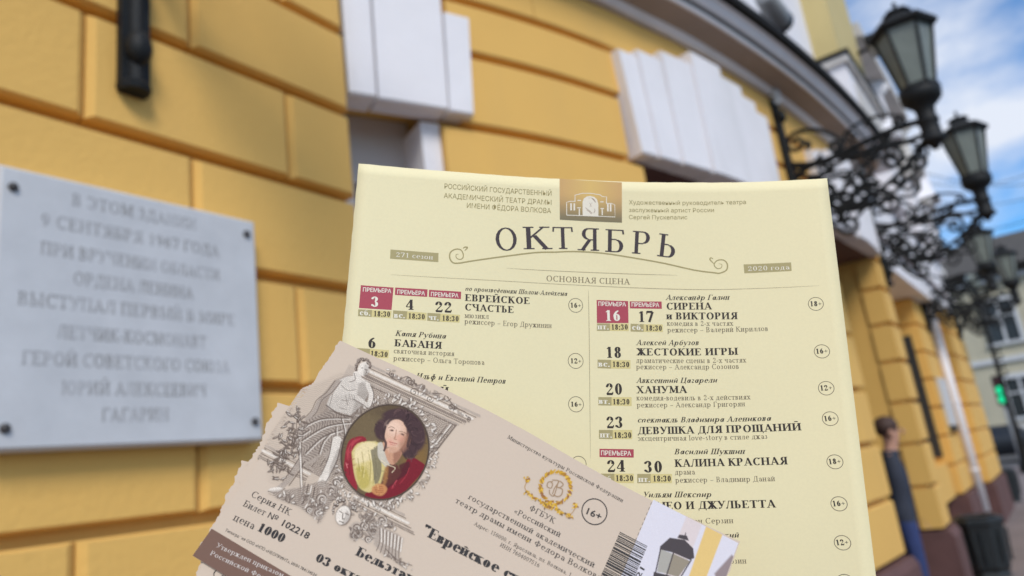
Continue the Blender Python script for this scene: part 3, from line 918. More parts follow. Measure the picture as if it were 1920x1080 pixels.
g_('t', .4, "v .18 .04 .9 -;h .04 .34 .66;n .18 .04 .34 .04")
g_('r', .44, "v .14 0 .66;n .16 .45 .36 .64;u .38 .6")
g_('y', .58, GL['у'][1])
ITAL = {
    'и': (.6, "v .12 .04 .66 -;v .46 .04 .66 -;n .12 .06 .44 .5;n .46 .04 .56 .14"),
    'п': (.62, "v .12 0 .6 -;v .46 .04 .6 -;n .14 .4 .34 .66;n .34 .66 .44 .6;n .46 .04 .56 .14"),
    'т': (.86, "v .12 0 .6 -;v .42 0 .6 -;v .72 .04 .6 -;n .14 .42 .4 .66;n .44 .42 .7 .66;n .72 .04 .82 .14"),
    'а': (.58, "a .26 .32 .2 .33 0 360;v .46 .04 .64 -;n .46 .04 .56 .14"),
    'д': (.56, "a .26 .3 .2 .31 0 360;a .18 .5 .3 .42 -25 95"),
    'г': (.44, "a .2 .5 .16 .16 150 -10;n .36 .46 .1 .2;a .26 .16 .16 .15 170 350"),
}
ITAL['й'] = (.6, ITAL['и'][1] + ";a .3 .86 .12 .09 180 360")


def strokes(ch, st, wt, hl, sc=1.0):
    """list of (points, widths) for one glyph string"""
    out = []
    for tok in st.split(';'):
        q = tok.split()
        k = q[0]
        if k == 'v':
            x, y0, y1 = map(float, q[1:4]); m = q[4] if len(q) > 4 else 'bt'
            out.append(([(x * sc, y0 * sc), (x * sc, y1 * sc)], [wt, wt]))
            if m != '-':
                hw = wt * 0.5 + 0.085
                if 'b' in m: out.append(([(x * sc - hw, y0 * sc + hl / 2), (x * sc + hw, y0 * sc + hl / 2)], [hl, hl]))
                if 't' in m: out.append(([(x * sc - hw, y1 * sc - hl / 2), (x * sc + hw, y1 * sc - hl / 2)], [hl, hl]))
        elif k == 'h':
            x0, x1, y = map(float, q[1:4])
            y = y * sc
            if q[3] in ('1', '1.0'): y -= hl / 2
            elif q[3] == '0': y += hl / 2
            out.append(([(x0 * sc, y), (x1 * sc, y)], [hl, hl]))
        elif k in 'nk':
            a = list(map(float, q[1:5])); w = hl * 1.15 if k == 'n' else wt * 0.95
            out.append(([(a[0] * sc, a[1] * sc), (a[2] * sc, a[3] * sc)], [w, w]))
        elif k == 'a':
            cx, cy, rx, ry, a0, a1 = map(float, q[1:7])
            if a1 == -138 and a0 == 138: pass
            n = max(5, int(abs(a1 - a0) / 22))
            pts = []; ws = []
            rx2 = rx * sc - wt * 0.42 if rx * sc > wt else rx * sc * 0.7
            ry2 = ry * sc - hl * 0.5
            for i in range(n + 1):
                t = math.radians(a0 + (a1 - a0) * i / n)
                pts.append((cx * sc + rx2 * math.cos(t), cy * sc + ry2 * math.sin(t)))
                ws.append(hl + (wt * 1.04 - hl) * abs(math.cos(t)) ** 1.3)
            out.append((pts, ws))
        elif k == 's':
            x, y = float(q[1]) * sc, float(q[2]) * sc
            y += hl / 2 if y < 0.1 else -hl / 2
            hw = 0.14
            out.append(([(x - hw, y), (x + hw, y)], [hl, hl]))
        elif k in 'pu':
            x, y = float(q[1]) * sc, float(q[2]) * sc
            r = max(wt, 0.11) if k == 'p' else wt * 0.85
            out.append(([(x - r * .5, y), (x - r * .3, y), (x + r * .3, y), (x + r * .5, y)], [r * .5, r, r, r * .5]))
    return out


def serif_text(text, wt=0.16, hl=0.06, italic=False, track=0.0):
    """quads in em units (cap height 1); returns (list of quads, total width)"""
    quads = []
    x = 0.0
    for ch in text:
        if ch == ' ':
            x += 0.34; continue
        if italic and ch in ITAL: w, st = ITAL[ch]; sc = 1.0
        else:
            if ch not in GL: x += .5; continue
            w, st = GL[ch]; sc = 1.0
            if isinstance(st, tuple): st = st[1]; sc = XH
        for pts, ws in strokes(ch, st, wt, hl, sc):
            n = len(pts)
            L = []; R = []
            for i in range(n):
                p0 = pts[max(i - 1, 0)]; p1 = pts[min(i + 1, n - 1)]
                dx, dy = p1[0] - p0[0], p1[1] - p0[1]
                l = math.hypot(dx, dy) or 1
                nx, ny = -dy / l * ws[i] / 2, dx / l * ws[i] / 2
                L.append((x + pts[i][0] + nx, pts[i][1] + ny)); R.append((x + pts[i][0] - nx, pts[i][1] - ny))
            quads.append([(L[i], R[i]) for i in range(n)])
        x += w + 0.06 + track
    if italic:
        quads = [[((a[0] + a[1] * 0.24, a[1]), (b[0] + b[1] * 0.24, b[1])) for a, b in s] for s in quads]
    return quads, max(x - 0.06 - track, .1)


_fc = {}


def sans_text(text, bold=False):
    key = (text, bold)
    if key not in _fc:
        c = bpy.data.curves.new('f', 'FONT')
        c.body = text; c.resolution_u = 2
        c.offset = 0.018 if bold else 0.0
        o = bpy.data.objects.new('f', c); COL.objects.link(o)
        dg = bpy.context.evaluated_depsgraph_get(); dg.update()
        me = bpy.data.meshes.new_from_object(o.evaluated_get(dg))
        vs = [(v.co.x, v.co.y) for v in me.vertices]; fs = [tuple(p.vertices) for p in me.polygons]
        bpy.data.objects.remove(o); bpy.data.curves.remove(c); bpy.data.meshes.remove(me)
        xs = [v[0] for v in vs]; x0, x1 = min(xs), max(xs)
        cap = 0.70
        _fc[key] = ([((a - x0) / (x1 - x0), b / cap) for a, b in vs], fs)
    return _fc[key]


STY = {'r': (.11, .05, False), 'b': (.20, .065, False), 'B': (.25, .05, False), 'i': (.155, .05, True), 't': (.125, .05, False), 'e': (.13, .075, False)}


def text_geo(text, u0, v0, u1, v1, cap, sty):
    """vertices (u, v, layer) in mm and faces; v grows downwards on the sheet"""
    dx, dy = u1 - u0, v1 - v0
    L = math.hypot(dx, dy); ex = (dx / L, dy / L); ey = (ex[1], -ex[0])
    vs = []; fs = []
    if sty in 'sS':
        pts, faces = sans_text(text, sty == 'S')
        for a, b in pts:
            vs.append((u0 + ex[0] * a * L + ey[0] * b * cap, v0 + ex[1] * a * L + ey[1] * b * cap, 0))
        return vs, list(faces)
    wt, hl, it = STY[sty]
    q, w = serif_text(text, wt, hl, it)
    k = L / (w * cap)
    for si, s in enumerate(q):
        base = len(vs)
        for a, b in s:
            for p in (a, b):
                X = p[0] * cap * k; Y = p[1] * cap
                vs.append((u0 + ex[0] * X + ey[0] * Y, v0 + ex[1] * X + ey[1] * Y, si % 7))
        for i in range(len(s) - 1):
            fs.append((base + 2 * i, base + 2 * i + 1, base + 2 * i + 3, base + 2 * i + 2))
    return vs, fs


# ---------------------------------------------------------------- print inks
def paper_mat(name, col, ink=None, rough=0.75, attr=False, fibre=0.03, col2=None):
    m = bpy.data.materials.new(name); m.use_nodes = True
    nt = m.node_tree; b = nt.nodes["Principled BSDF"]
    b.inputs['Roughness'].default_value = rough
    b.inputs['Specular IOR Level'].default_value = 0.3
    t = nt.nodes.new("ShaderNodeTexCoord")
    n = nt.nodes.new("ShaderNodeTexNoise"); n.inputs['Scale'].default_value = 900; n.inputs['Detail'].default_value = 3
    n2 = nt.nodes.new("ShaderNodeTexNoise"); n2.inputs['Scale'].default_value = 14; n2.inputs['Detail'].default_value = 5
    nt.links.new(t.outputs['Object'], n.inputs['Vector']); nt.links.new(t.outputs['Object'], n2.inputs['Vector'])
    mul = nt.nodes.new("ShaderNodeMath"); mul.operation = 'ADD'
    nt.links.new(n.outputs['Fac'], mul.inputs[0]); nt.links.new(n2.outputs['Fac'], mul.inputs[1])
    mr = nt.nodes.new("ShaderNodeMapRange"); mr.inputs['From Min'].default_value = 0.6; mr.inputs['From Max'].default_value = 1.4
    nt.links.new(mul.outputs[0], mr.inputs['Value'])
    mxx = nt.nodes.new("ShaderNodeMix"); mxx.data_type = 'RGBA'
    mxx.inputs['A'].default_value = col
    mxx.inputs['B'].default_value = col2 or tuple(c * (1 - fibre * 2) for c in col[:3]) + (1,)
    nt.links.new(mr.outputs[0], mxx.inputs['Factor'])
    last = mxx.outputs['Result']
    if attr:
        at = nt.nodes.new("ShaderNodeAttribute"); at.attribute_name = 'ink'
        m2 = nt.nodes.new("ShaderNodeMix"); m2.data_type = 'RGBA'
        nt.links.new(last, m2.inputs['A']); nt.links.new(at.outputs['Color'], m2.inputs['B']); nt.links.new(at.outputs['Alpha'], m2.inputs['Factor'])
        last = m2.outputs['Result']
    nt.links.new(last, b.inputs['Base Color'])
    bp = nt.nodes.new("ShaderNodeBump"); bp.inputs['Strength'].default_value = 0.06; bp.inputs['Distance'].default_value = 0.0002
    nt.links.new(n.outputs['Fac'], bp.inputs['Height'])
    bp2 = nt.nodes.new("ShaderNodeBump"); bp2.inputs['Strength'].default_value = 0.35; bp2.inputs['Distance'].default_value = 0.0022
    n3 = nt.nodes.new("ShaderNodeTexNoise"); n3.inputs['Scale'].default_value = 11; n3.inputs['Detail'].default_value = 1.5
    nt.links.new(t.outputs['Object'], n3.inputs['Vector'])
    nt.links.new(n3.outputs['Fac'], bp2.inputs['Height']); nt.links.new(bp.outputs[0], bp2.inputs['Normal'])
    nt.links.new(bp2.outputs[0], b.inputs['Normal'])
    return m


PAPER = (0.85, 0.748, 0.462, 1)
TPAPER = (0.62, 0.495, 0.385, 1)
INK = {
    'paper': paper_mat('cream_paper', PAPER, fibre=0.03),
    'ticket': paper_mat('pinkish_grey_ticket_card', TPAPER, fibre=0.02),
    'ticketart': paper_mat('ticket_print', TPAPER, fibre=0.02, attr=True),
    'olive': paper_mat('olive_ink', (0.33, 0.265, 0.11, 1)),
    'dark': paper_mat('dark_brown_ink', (0.055, 0.040, 0.045, 1), rough=.6),
    'black': paper_mat('black_ink', (0.042, 0.032, 0.026, 1), rough=.6),
    'grey': paper_mat('grey_brown_ink', (0.16, 0.125, 0.085, 1)),
    'brown': paper_mat('brown_ink', (0.17, 0.12, 0.07, 1)),
    'pale': paper_mat('unprinted_paper', (0.86, 0.80, 0.66, 1)),
    'palew': paper_mat('white_lettering', (0.70, 0.62, 0.56, 1)),
    'red': paper_mat('crimson_ink', (0.44, 0.075, 0.10, 1), rough=.6, col2=(0.40, 0.06, 0.085, 1)),
    'olivebox': paper_mat('olive_box_ink', (0.43, 0.36, 0.175, 1)),
    'lightbox': paper_mat('pale_yellow_box_ink', (0.72, 0.60, 0.27, 1)),
    'gold': paper_mat('gold_print', (0.64, 0.42, 0.11, 1), rough=.5),
    'thin': paper_mat('line_ink', (0.36, 0.29, 0.17, 1)),
    'swirl': paper_mat('swirl_ink', (0.40, 0.33, 0.155, 1)),
    'tblack': paper_mat('ticket_black_ink', (0.028, 0.024, 0.024, 1), rough=.6),
    'band': paper_mat('brown_band_ink', (0.185, 0.100, 0.07, 1), rough=.6),
    'gilt': paper_mat('gilt_ink', (0.52, 0.31, 0.055, 1), rough=.5, col2=(0.60, 0.45, 0.12, 1)),
    'etch': paper_mat('etching_ink', (0.16, 0.13, 0.12, 1)),
    'logow': paper_mat('logo_line', (0.84, 0.76, 0.62, 1)),
    'logog': paper_mat('logo_grey', (0.40, 0.30, 0.22, 1)),
}

# ---------------------------------------------------------------- the two sheets' frames in space
cw = Matrix(((right.x, -up.x, fwd.x), (right.y, -up.y, fwd.y), (right.z, -up.z, fwd.z)))


def rodr(w):
    w = Vector(w); t = w.length
    return Matrix.Rotation(t, 3, w / t)


P_O, P_W = (-0.06799, -0.05515, 0.3262), (-0.30883, -0.02874, 0.02357)
BOW, BOW3, BOWV = 0.00949, -0.00124, 1.75878
T_O, T_W = (-0.06864, 0.02062, 0.29567), (-0.47267, 0.10087, 0.47352)


def frame_obj(name, o, w):
    e = bpy.data.objects.new(name, None); COL.objects.link(e)
    R = cw @ rodr(w)
    pos = CAM + cw @ Vector(o)
    mw = R.to_4x4(); mw.translation = pos
    e.matrix_world = mw
    return e


def poster_pt(u, v, l=0.0):
    s = u / 0.21
    b = BOW * 4 * s * (1 - s) + BOW3 * s * (1 - s) * (1 - 2 * s) * 8
    b *= 1 + BOWV * min(v, 0.19) / .2
    return (u, v, b - l)


def ticket_pt(u, v, l=0.0): return (u, v, -l)


class Sheet:
    def __init__(s, root, fn): s.root, s.fn = root, fn

    def mesh(s, name, verts, faces, m, parent=None, col=None):
        me = bpy.data.meshes.new(name)
        me.from_pydata([s.fn(a / 1000, b / 1000, l) for a, b, l in verts], [], faces)
        me.materials.append(m)
        if col is not None:
            ca = me.color_attributes.new('ink', 'FLOAT_COLOR', 'POINT')
            ca.data.foreach_set('color', np.asarray(col, dtype=np.float32).ravel())
        o = bpy.data.objects.new(name, me); COL.objects.link(o)
        o.parent = parent or s.root
        return o

    def text(s, name, t, inkm, parent=None, lift=7e-5):
        vs, fs = text_geo(*t[:7])
        return s.mesh(name, [(a, b, lift + 2.5e-6 * l) for a, b, l in vs], fs, inkm, parent)

    def quad(s, name, q, m, lift=3e-5, n=6, parent=None):
        vs = []; fs = []
        for i in range(n + 1):
            t = i / n
            for a, b in ((q[0], q[1]), (q[3], q[2])):
                vs.append((a[0] + (b[0] - a[0]) * t, a[1] + (b[1] - a[1]) * t, lift))
        for i in range(n): fs.append((2 * i, 2 * i + 1, 2 * i + 3, 2 * i + 2))
        return s.mesh(name, vs, fs, m, parent)

    def line(s, name, pts, w, m, lift=5e-5, parent=None, taper=False, sub=3, closed=False, into=None):
        P = smooth(pts, sub) if sub else list(pts)
        vs = []; fs = []
        n = len(P)
        for i in range(n):
            a = P[max(i - 1, 0)]; b = P[min(i + 1, n - 1)]
            if closed and i in (0, n - 1): a = P[-2]; b = P[1]
            dx, dy = b[0] - a[0], b[1] - a[1]; l = math.hypot(dx, dy) or 1
            ww = w / 2 * (max(.25, math.sin(math.pi * i / (n - 1)) ** .4) if taper else 1)
            vs += [(P[i][0] - dy / l * ww, P[i][1] + dx / l * ww, lift), (P[i][0] + dy / l * ww, P[i][1] - dx / l * ww, lift)]
        for i in range(n - 1): fs.append((2 * i, 2 * i + 1, 2 * i + 3, 2 * i + 2))
        if into is not None:
            k = len(into[0]); into[0].extend(vs); into[1].extend([tuple(j + k for j in f) for f in fs]); return
        return s.mesh(name, vs, fs, m, parent)

    def ring(s, name, cx, cy, r, w, m, parent=None, lift=5e-5, into=None):
        P = [(cx + r * math.cos(2 * math.pi * i / 32), cy + r * math.sin(2 * math.pi * i / 32)) for i in range(33)]
        return s.line(name, P, w, m, lift, parent, sub=0, closed=True, into=into)

    def poly(s, name, pts, m, lift=5e-5, parent=None):
        return s.mesh(name, [(a, b, lift) for a, b in pts], [tuple(range(len(pts)))], m, parent)


def smooth(pts, sub):
    out = []
    n = len(pts)
    for i in range(n - 1):
        p0 = pts[max(i - 1, 0)]; p1 = pts[i]; p2 = pts[i + 1]; p3 = pts[min(i + 2, n - 1)]
        for j in range(sub):
            t = j / sub
            out.append(tuple(0.5 * (2 * p1[k] + (p2[k] - p0[k]) * t + (2 * p0[k] - 5 * p1[k] + 4 * p2[k] - p3[k]) * t * t + (3 * p1[k] - p0[k] - 3 * p2[k] + p3[k]) * t ** 3) for k in range(2)))
    out.append(tuple(pts[-1]))
    return out


# plaque inscription
for t, xa, xb, z in PLQ:
    vs, fs = text_geo(t, xa * 1000, -z * 1000, xb * 1000, -z * 1000, 17.0, 'e')
    b = MB(); b.add([(a / 1000 * D * NS, 0.966 * D * NS - 0.0006 - l * 2e-5, Z(-c2 / 1000 * NS)) for a, c2, l in vs], fs)
    b.build('engraved_line', M['engraved'], PL_)

# ---------------------------------------------------------------- the playbill
poster = frame_obj('playbill', P_O, P_W)
tag(poster, 'cream printed monthly playbill sheet, slightly bowed, held up behind the tickets', 'playbill')
PS = Sheet(poster, poster_pt)
nu, nv = 42, 60
vs = []; fs = []
for j in range(nv + 1):
    for i in range(nu + 1):
        u = 210 * i / nu; v = 297 * j / nv
        if j == 0: v += 0.12 * math.sin(u * .9) * math.sin(u * .23)
        if i == 0: u += 0.12 * math.sin(v * .7)
        vs.append((u, v, 0))
for j in range(nv):
    for i in range(nu):
        k = j * (nu + 1) + i; fs.append((k, k + nu + 1, k + nu + 2, k + 1))
sh = PS.mesh('sheet', vs, fs, INK['paper'])
sh.data.polygons.foreach_set('use_smooth', [True] * len(sh.data.polygons))
so = sh.modifiers.new('thickness', 'SOLIDIFY'); so.thickness = 0.00018
# grow away from the printed side
so.offset = -1.0
INK['goldart'] = paper_mat('gold_gradient_print', (0.64, 0.42, 0.11, 1), rough=.5, attr=True)
for c, *q in PQ:
    if c == 'gold':
        q = q[0] if len(q) == 1 else q
        vs = []; fs = []; cl = []
        for j in range(11):
            for i in range(15):
                a_, b_ = i / 14, j / 10
                x_ = (q[0][0] * (1 - a_) + q[1][0] * a_) * (1 - b_) + (q[3][0] * (1 - a_) + q[2][0] * a_) * b_
                y_ = (q[0][1] * (1 - a_) + q[1][1] * a_) * (1 - b_) + (q[3][1] * (1 - a_) + q[2][1] * a_) * b_
                vs.append((x_, y_, 3e-5))
                t_ = min(1, max(0, (b_ - .35) / .6)) ** 1.2; e_ = abs(a_ - .5) * 2
                c0 = (0.70 - .10 * e_, 0.46 - .10 * e_, 0.14); c1 = (0.20, 0.165, 0.09)
                cl.append(tuple(c0[k] * (1 - t_) + c1[k] * t_ for k in range(3)) + (1.0,))
        for j in range(10):
            for i in range(14):
                k_ = j * 15 + i; fs.append((k_, k_ + 1, k_ + 16, k_ + 15))
        PS.mesh('logo_square', vs, fs, INK['goldart'], None, cl)
        continue
    nm = {'gold': 'logo_square', 'red': 'premiere_box', 'olivebox': 'day_box', 'lightbox': 'time_box'}[c]
    q = q[0] if len(q) == 1 else q
    PS.quad(nm, q, INK[c])
for t in PT:
    nm = 'title_letter' if t[6] == 't' else 'age_mark' if t[0][-1] == '+' else 'text_line'
    PS.text(nm, t, INK[t[7]])
for c, w, pts in PL:
    PS.line('flourish' if c == 'swirl' else 'rule', pts, w, INK[c], taper=True)
for x, y, r in PC: PS.ring('age_circle', x, y, r, 0.24, INK['grey'])
# the logo: an outlined front with an arch, white on gold
LQ = [q for q in PQ if q[0] == 'gold'][0][1:]
LQ = LQ[0] if len(LQ) == 1 else LQ


def lg(a, b):
    """fractions of the gold square -> sheet mm"""
    (x0, y0), (x1, y1), (x2, y2), (x3, y3) = LQ
    return (x0 * (1 - a) * (1 - b) + x1 * a * (1 - b) + x2 * a * b + x3 * (1 - a) * b, y0 * (1 - a) * (1 - b) + y1 * a * (1 - b) + y2 * a * b + y3 * (1 - a) * b)


def lz(x, y): return lg((x - 100) / 1260, (y - 50 - (x - 100) * .055) / 830)


logo = ([], [])
PS.line('', [lz(*p) for p in [(240, 785), (240, 530), (310, 510), (410, 510)]], .35, None, 6e-5, sub=0, into=logo)
PS.line('', [lz(*p) for p in [(410, 520), (410, 385), (560, 345), (720, 345), (920, 375), (965, 415), (1050, 415), (1045, 555)]], .35, None, 6.2e-5, sub=0, into=logo)
PS.line('', [lz(*p) for p in [(1040, 550), (1140, 552), (1215, 580), (1220, 830), (240, 788)]], .35, None, 6e-5, sub=0, into=logo)
for x in (330, 395, 1075, 1130):
    PS.line('', [lz(x, 545 + (x - 240) * .02), lz(x, 690 + (x - 240) * .03)], .75, None, 6e-5, sub=0, into=logo)
for x, y in ((495, 490), (955, 520), (490, 640), (960, 655)):
    PS.line('', [lz(x - 35, y), lz(x + 35, y)], .45, None, 6e-5, sub=0, into=logo)
for x in (497, 960): PS.line('', [lz(x, 660), lz(x, 790)], .55, None, 6e-5, sub=0, into=logo)
PS.mesh('logo_outline', logo[0], logo[1], INK['logow'], None)
arch = [lz(562, 795), lz(562, 520), lz(590, 450), lz(650, 410), lz(720, 398), lz(800, 420), lz(855, 470), lz(882, 560), lz(882, 808)]
PS.poly('logo_arch', arch, INK['logow'], 6.5e-5)
PS.poly('logo_medallion', [lz(725 + 112 * math.cos(a / 10 * math.pi), 560 + 125 * math.sin(a / 10 * math.pi)) for a in range(20)], INK['logog'], 7e-5)
PS.poly('logo_face', [lz(728 + 52 * math.cos(a / 8 * math.pi), 560 + 72 * math.sin(a / 8 * math.pi)) for a in range(16)], INK['logow'], 7.5e-5)
mk = ([], [])
for p in ([(620, 640), (690, 690), (760, 750)], [(640, 680), (700, 720), (745, 770)], [(790, 750), (815, 690), (800, 660)], [(705, 545), (715, 548)], [(745, 547), (757, 545)], [(728, 560), (728, 585)], [(712, 605), (745, 605)]):
    PS.line('', [lz(*q) for q in p], .28, None, 8e-5, sub=0, into=mk)
PS.mesh('logo_drawing', mk[0], mk[1], INK['logog'])
# ---------------------------------------------------------------- the tickets
TS_LABELS = 1
ticket = frame_obj('theatre_ticket', T_O, T_W)
tag(ticket, 'topmost ticket with the oval portrait, etched frame and barcode', 'ticket', 'fanned theatre tickets')
TK = Sheet(ticket, ticket_pt)


def torn_sheet(S, name, W_, V_, m, seed, top=None, jag=0.35, right=0.15):
    """sheet with torn short edges, W_ x V_ mm, its long top edge following `top`"""
    r = random.Random(seed)
    nu, nv = 60, 150
    lj = [0]; rj = [0]
    for j in range(nv):
        lj.append(0.72 * lj[-1] + r.uniform(-jag, jag)); rj.append(0.6 * rj[-1] + r.uniform(-right, right))
    vs = []; fs = []
    for j in range(nv + 1):
        for i in range(nu + 1):
            t = i / nu
            u = lj[j] * (1 - t) ** 8 + (W_ + rj[j]) * t + 0
            v0 = np.interp(W_ * t, [p[0] for p in top], [p[1] for p in top]) if top else 0
            v = v0 + (V_ - v0) * j / nv
            vs.append((u, v, 0))
    for j in range(nv):
        for i in range(nu):
            k = j * (nu + 1) + i; fs.append((k, k + nu + 1, k + nu + 2, k + 1))
    o = S.mesh(name, vs, fs, m)
    sm = o.modifiers.new('thickness', 'SOLIDIFY'); sm.thickness = 0.00025; sm.offset = -1.0
    return o


TOP = [(0, 0.6), (17, 0.0), (34, -0.9), (67, -1.3), (85, -.9), (102, 0.1), (118, .8), (135, 0.8), (151, 0.0), (168.6, -0.5)]
torn_sheet(TK, 'card', 168.6, 93.0, INK['ticket'], 3, TOP)
# lower tickets of the fan
for (ou, ov, ang, lift, seed, lab) in ((-7.06, 33.4, 11.0, -0.0006, 11, 'second ticket, its torn corner and first printed letters peeping out under the topmost ticket'),
                                  (-5.9, 57.9, 14.5, -0.0011, 17, 'lowest ticket of the fan, only a torn sliver beside the brown band showing')):
    e = bpy.data.objects.new('theatre_ticket', None); COL.objects.link(e)
    loc = Matrix.Translation(Vector((ou / 1000, ov / 1000, -lift))) @ Matrix.Rotation(-math.radians(ang), 4, 'Z')
    e.matrix_world = ticket.matrix_world @ loc
    tag(e, lab, 'ticket', 'fanned theatre tickets')
    S2 = Sheet(e, ticket_pt)
    torn_sheet(S2, 'card', 168.6, 93.0, INK['ticket'], seed, jag=0.5)
    if seed == 11:
        a = -math.radians(ang)
        def loc2(u, v):
            du, dv = u - ou, v - ov
            return (du * math.cos(-a) - dv * math.sin(-a), du * math.sin(-a) + dv * math.cos(-a))
        p0, p1 = loc2(9.6, 95.3), loc2(29.5, 93.2)
        S2.text('text_line', ('Серия НК', *p0, *p1, 2.7, 'r', ''), INK['tblack'])
for t in TT:
    c = {'black': 'tblack', 'pale': 'palew'}[t[7]]
    TK.text('text_line', t, INK[c], lift=9e-5)
TK.quad('brown_band', [(0.1, 82.6), (168.2, 82.6), (168.2, 92.95), (-0.1, 92.95)], INK['band'], 5e-5, 20)
for x, y, r in TC: TK.ring('age_circle', x, y, r, 0.38, INK['tblack'], lift=8e-5)
# perforation between ticket and stub
pf = MB(); vs = []; fs = []
for i in range(46):
    v = 1.4 + i * 2.0; k = len(vs)
    vs += [(135.30, v, 9e-5), (135.48, v, 9e-5), (135.48, v + 1.1, 9e-5), (135.30, v + 1.1, 9e-5)]; fs.append((k, k + 1, k + 2, k + 3))
TK.mesh('perforation', vs, fs, INK['grey'])
# barcode
vs = []; fs = []
r = random.Random(4); v = 16.3
while v < 50:
    w = r.choice([.25, .25, .5, .5, .8]); k = len(vs)
    vs += [(129.3, v, 9e-5), (139.9, v, 9e-5), (139.9, v + w, 9e-5), (129.3, v + w, 9e-5)]; fs.append((k, k + 1, k + 2, k + 3))
    v += w + r.choice([.25, .3, .5])
TK.mesh('barcode', vs, fs, INK['tblack'])


# ---------------------------------------------------------------- painted artwork (colour per vertex of a fine grid)
def art_xy(u, v):
    h = TH
    d = h[6] * u + h[7] * v + 1
    return (h[0] * u + h[1] * v + h[2]) / d, (h[3] * u + h[4] * v + h[5]) / d


class Paint:
    def __init__(s, u0, u1, v0, v1, step):
        s.nu = int((u1 - u0) / step) + 1; s.nv = int((v1 - v0) / step) + 1
        s.U, s.V = np.meshgrid(np.linspace(u0, u1, s.nu), np.linspace(v0, v1, s.nv))
        s.X, s.Y = art_xy(s.U, s.V)
        s.C = np.zeros(s.U.shape + (4,), dtype=np.float64)

    def over(s, mask, col, alpha=1.0, win=None):
        m = mask * alpha
        C = s.C if win is None else s.C[win]
        a0 = C[..., 3]; a1 = m + a0 * (1 - m)
        for k in range(3):
            C[..., k] = np.where(a1 > 1e-5, (col[k] * m + C[..., k] * a0 * (1 - m)) / np.maximum(a1, 1e-5), 0)
        C[..., 3] = a1

    def win(s, x0, x1, y0, y1):
        m = (s.X > x0) & (s.X < x1) & (s.Y > y0) & (s.Y < y1)
        r = np.where(m.any(1))[0]; c = np.where(m.any(0))[0]
        if len(r) == 0 or len(c) == 0: return None
        return (slice(r[0], r[-1] + 1), slice(c[0], c[-1] + 1))

    def blob(s, cx, cy, rx, ry, ang, col, alpha=1.0, soft=0.15):
        R = max(rx, ry) * 1.3 + 3
        w = s.win(cx - R, cx + R, cy - R, cy + R)
        if w is None: return
        a = math.radians(ang); dx = s.X[w] - cx; dy = s.Y[w] - cy
        p = (dx * math.cos(a) + dy * math.sin(a)) / rx; q = (-dx * math.sin(a) + dy * math.cos(a)) / ry
        d = np.sqrt(p * p + q * q)
        s.over(np.clip((1 - d) / soft + .5, 0, 1), col, alpha, w)

    def poly(s, pts, col, alpha=1.0, soft=1.0, tex=None):
        xs = [p[0] for p in pts]; ys = [p[1] for p in pts]
        w = s.win(min(xs) - 3, max(xs) + 3, min(ys) - 3, max(ys) + 3)
        if w is None: return
        X = s.X[w]; Y = s.Y[w]
        inside = np.zeros(X.shape, bool); dist = np.full(X.shape, 1e9)
        n = len(pts)
        for i in range(n):
            x0, y0 = pts[i]; x1, y1 = pts[(i + 1) % n]
            c = ((y0 > Y) != (y1 > Y))
            with np.errstate(divide='ignore', invalid='ignore'):
                xi = (x1 - x0) * (Y - y0) / ((y1 - y0) if y1 != y0 else 1e-9) + x0
            inside ^= c & (X < xi)
            dx, dy = x1 - x0, y1 - y0; L = dx * dx + dy * dy + 1e-9
            t = np.clip(((X - x0) * dx + (Y - y0) * dy) / L, 0, 1)
            dist = np.minimum(dist, np.hypot(X - x0 - t * dx, Y - y0 - t * dy))
        sd_ = np.where(inside, dist, -dist)
        m = np.clip(sd_ / soft + .5, 0, 1)
        if tex is not None: m = m * tex(X, Y)
        s.over(m, col, alpha, w)

    def stroke(s, pts, width, col, alpha=1.0, sub=4):
        P = smooth(pts, sub) if sub and len(pts) > 2 else pts
        xs = [p[0] for p in P]; ys = [p[1] for p in P]
        w = s.win(min(xs) - width - 2, max(xs) + width + 2, min(ys) - width - 2, max(ys) + width + 2)
        if w is None: return
        X = s.X[w]; Y = s.Y[w]; dist = np.full(X.shape, 1e9)
        for i in range(len(P) - 1):
            x0, y0 = P[i]; x1, y1 = P[i + 1]
            dx, dy = x1 - x0, y1 - y0; L = dx * dx + dy * dy + 1e-9
            t = np.clip(((X - x0) * dx + (Y - y0) * dy) / L, 0, 1)
            dist = np.minimum(dist, np.hypot(X - x0 - t * dx, Y - y0 - t * dy))
        s.over(np.clip((width / 2 - dist) / .8 + .5, 0, 1), col, alpha, w)

    def build(s, S, name, m, lift, parent=None):
        n, k = s.nv, s.nu
        idx = np.arange(n * k).reshape(n, k)
        A = s.C[..., 3]
        use = (np.maximum.reduce([A[:-1, :-1], A[1:, :-1], A[:-1, 1:], A[1:, 1:]]) > 0.004)
        q = np.stack([idx[:-1, :-1][use], idx[1:, :-1][use], idx[1:, 1:][use], idx[:-1, 1:][use]], 1)
        used = np.unique(q); remap = -np.ones(n * k, int); remap[used] = np.arange(len(used))
        q = remap[q]
        U = s.U.ravel()[used]; V = s.V.ravel()[used]
        me = bpy.data.meshes.new(name)
        me.vertices.add(len(used)); me.loops.add(q.size); me.polygons.add(len(q))
        co = np.stack([U / 1000, V / 1000, np.full(len(U), -lift)], 1)
        me.vertices.foreach_set('co', co.ravel()); me.loops.foreach_set('vertex_index', q.ravel())
        me.polygons.foreach_set('loop_start', np.arange(0, q.size, 4)); me.update(calc_edges=True)
        me.materials.append(m)
        ca = me.color_attributes.new('ink', 'FLOAT_COLOR', 'POINT')
        ca.data.foreach_set('color', s.C.reshape(-1, 4)[used].astype(np.float32).ravel())
        o = bpy.data.objects.new(name, me); COL.objects.link(o); o.parent = parent or S.root
        return o


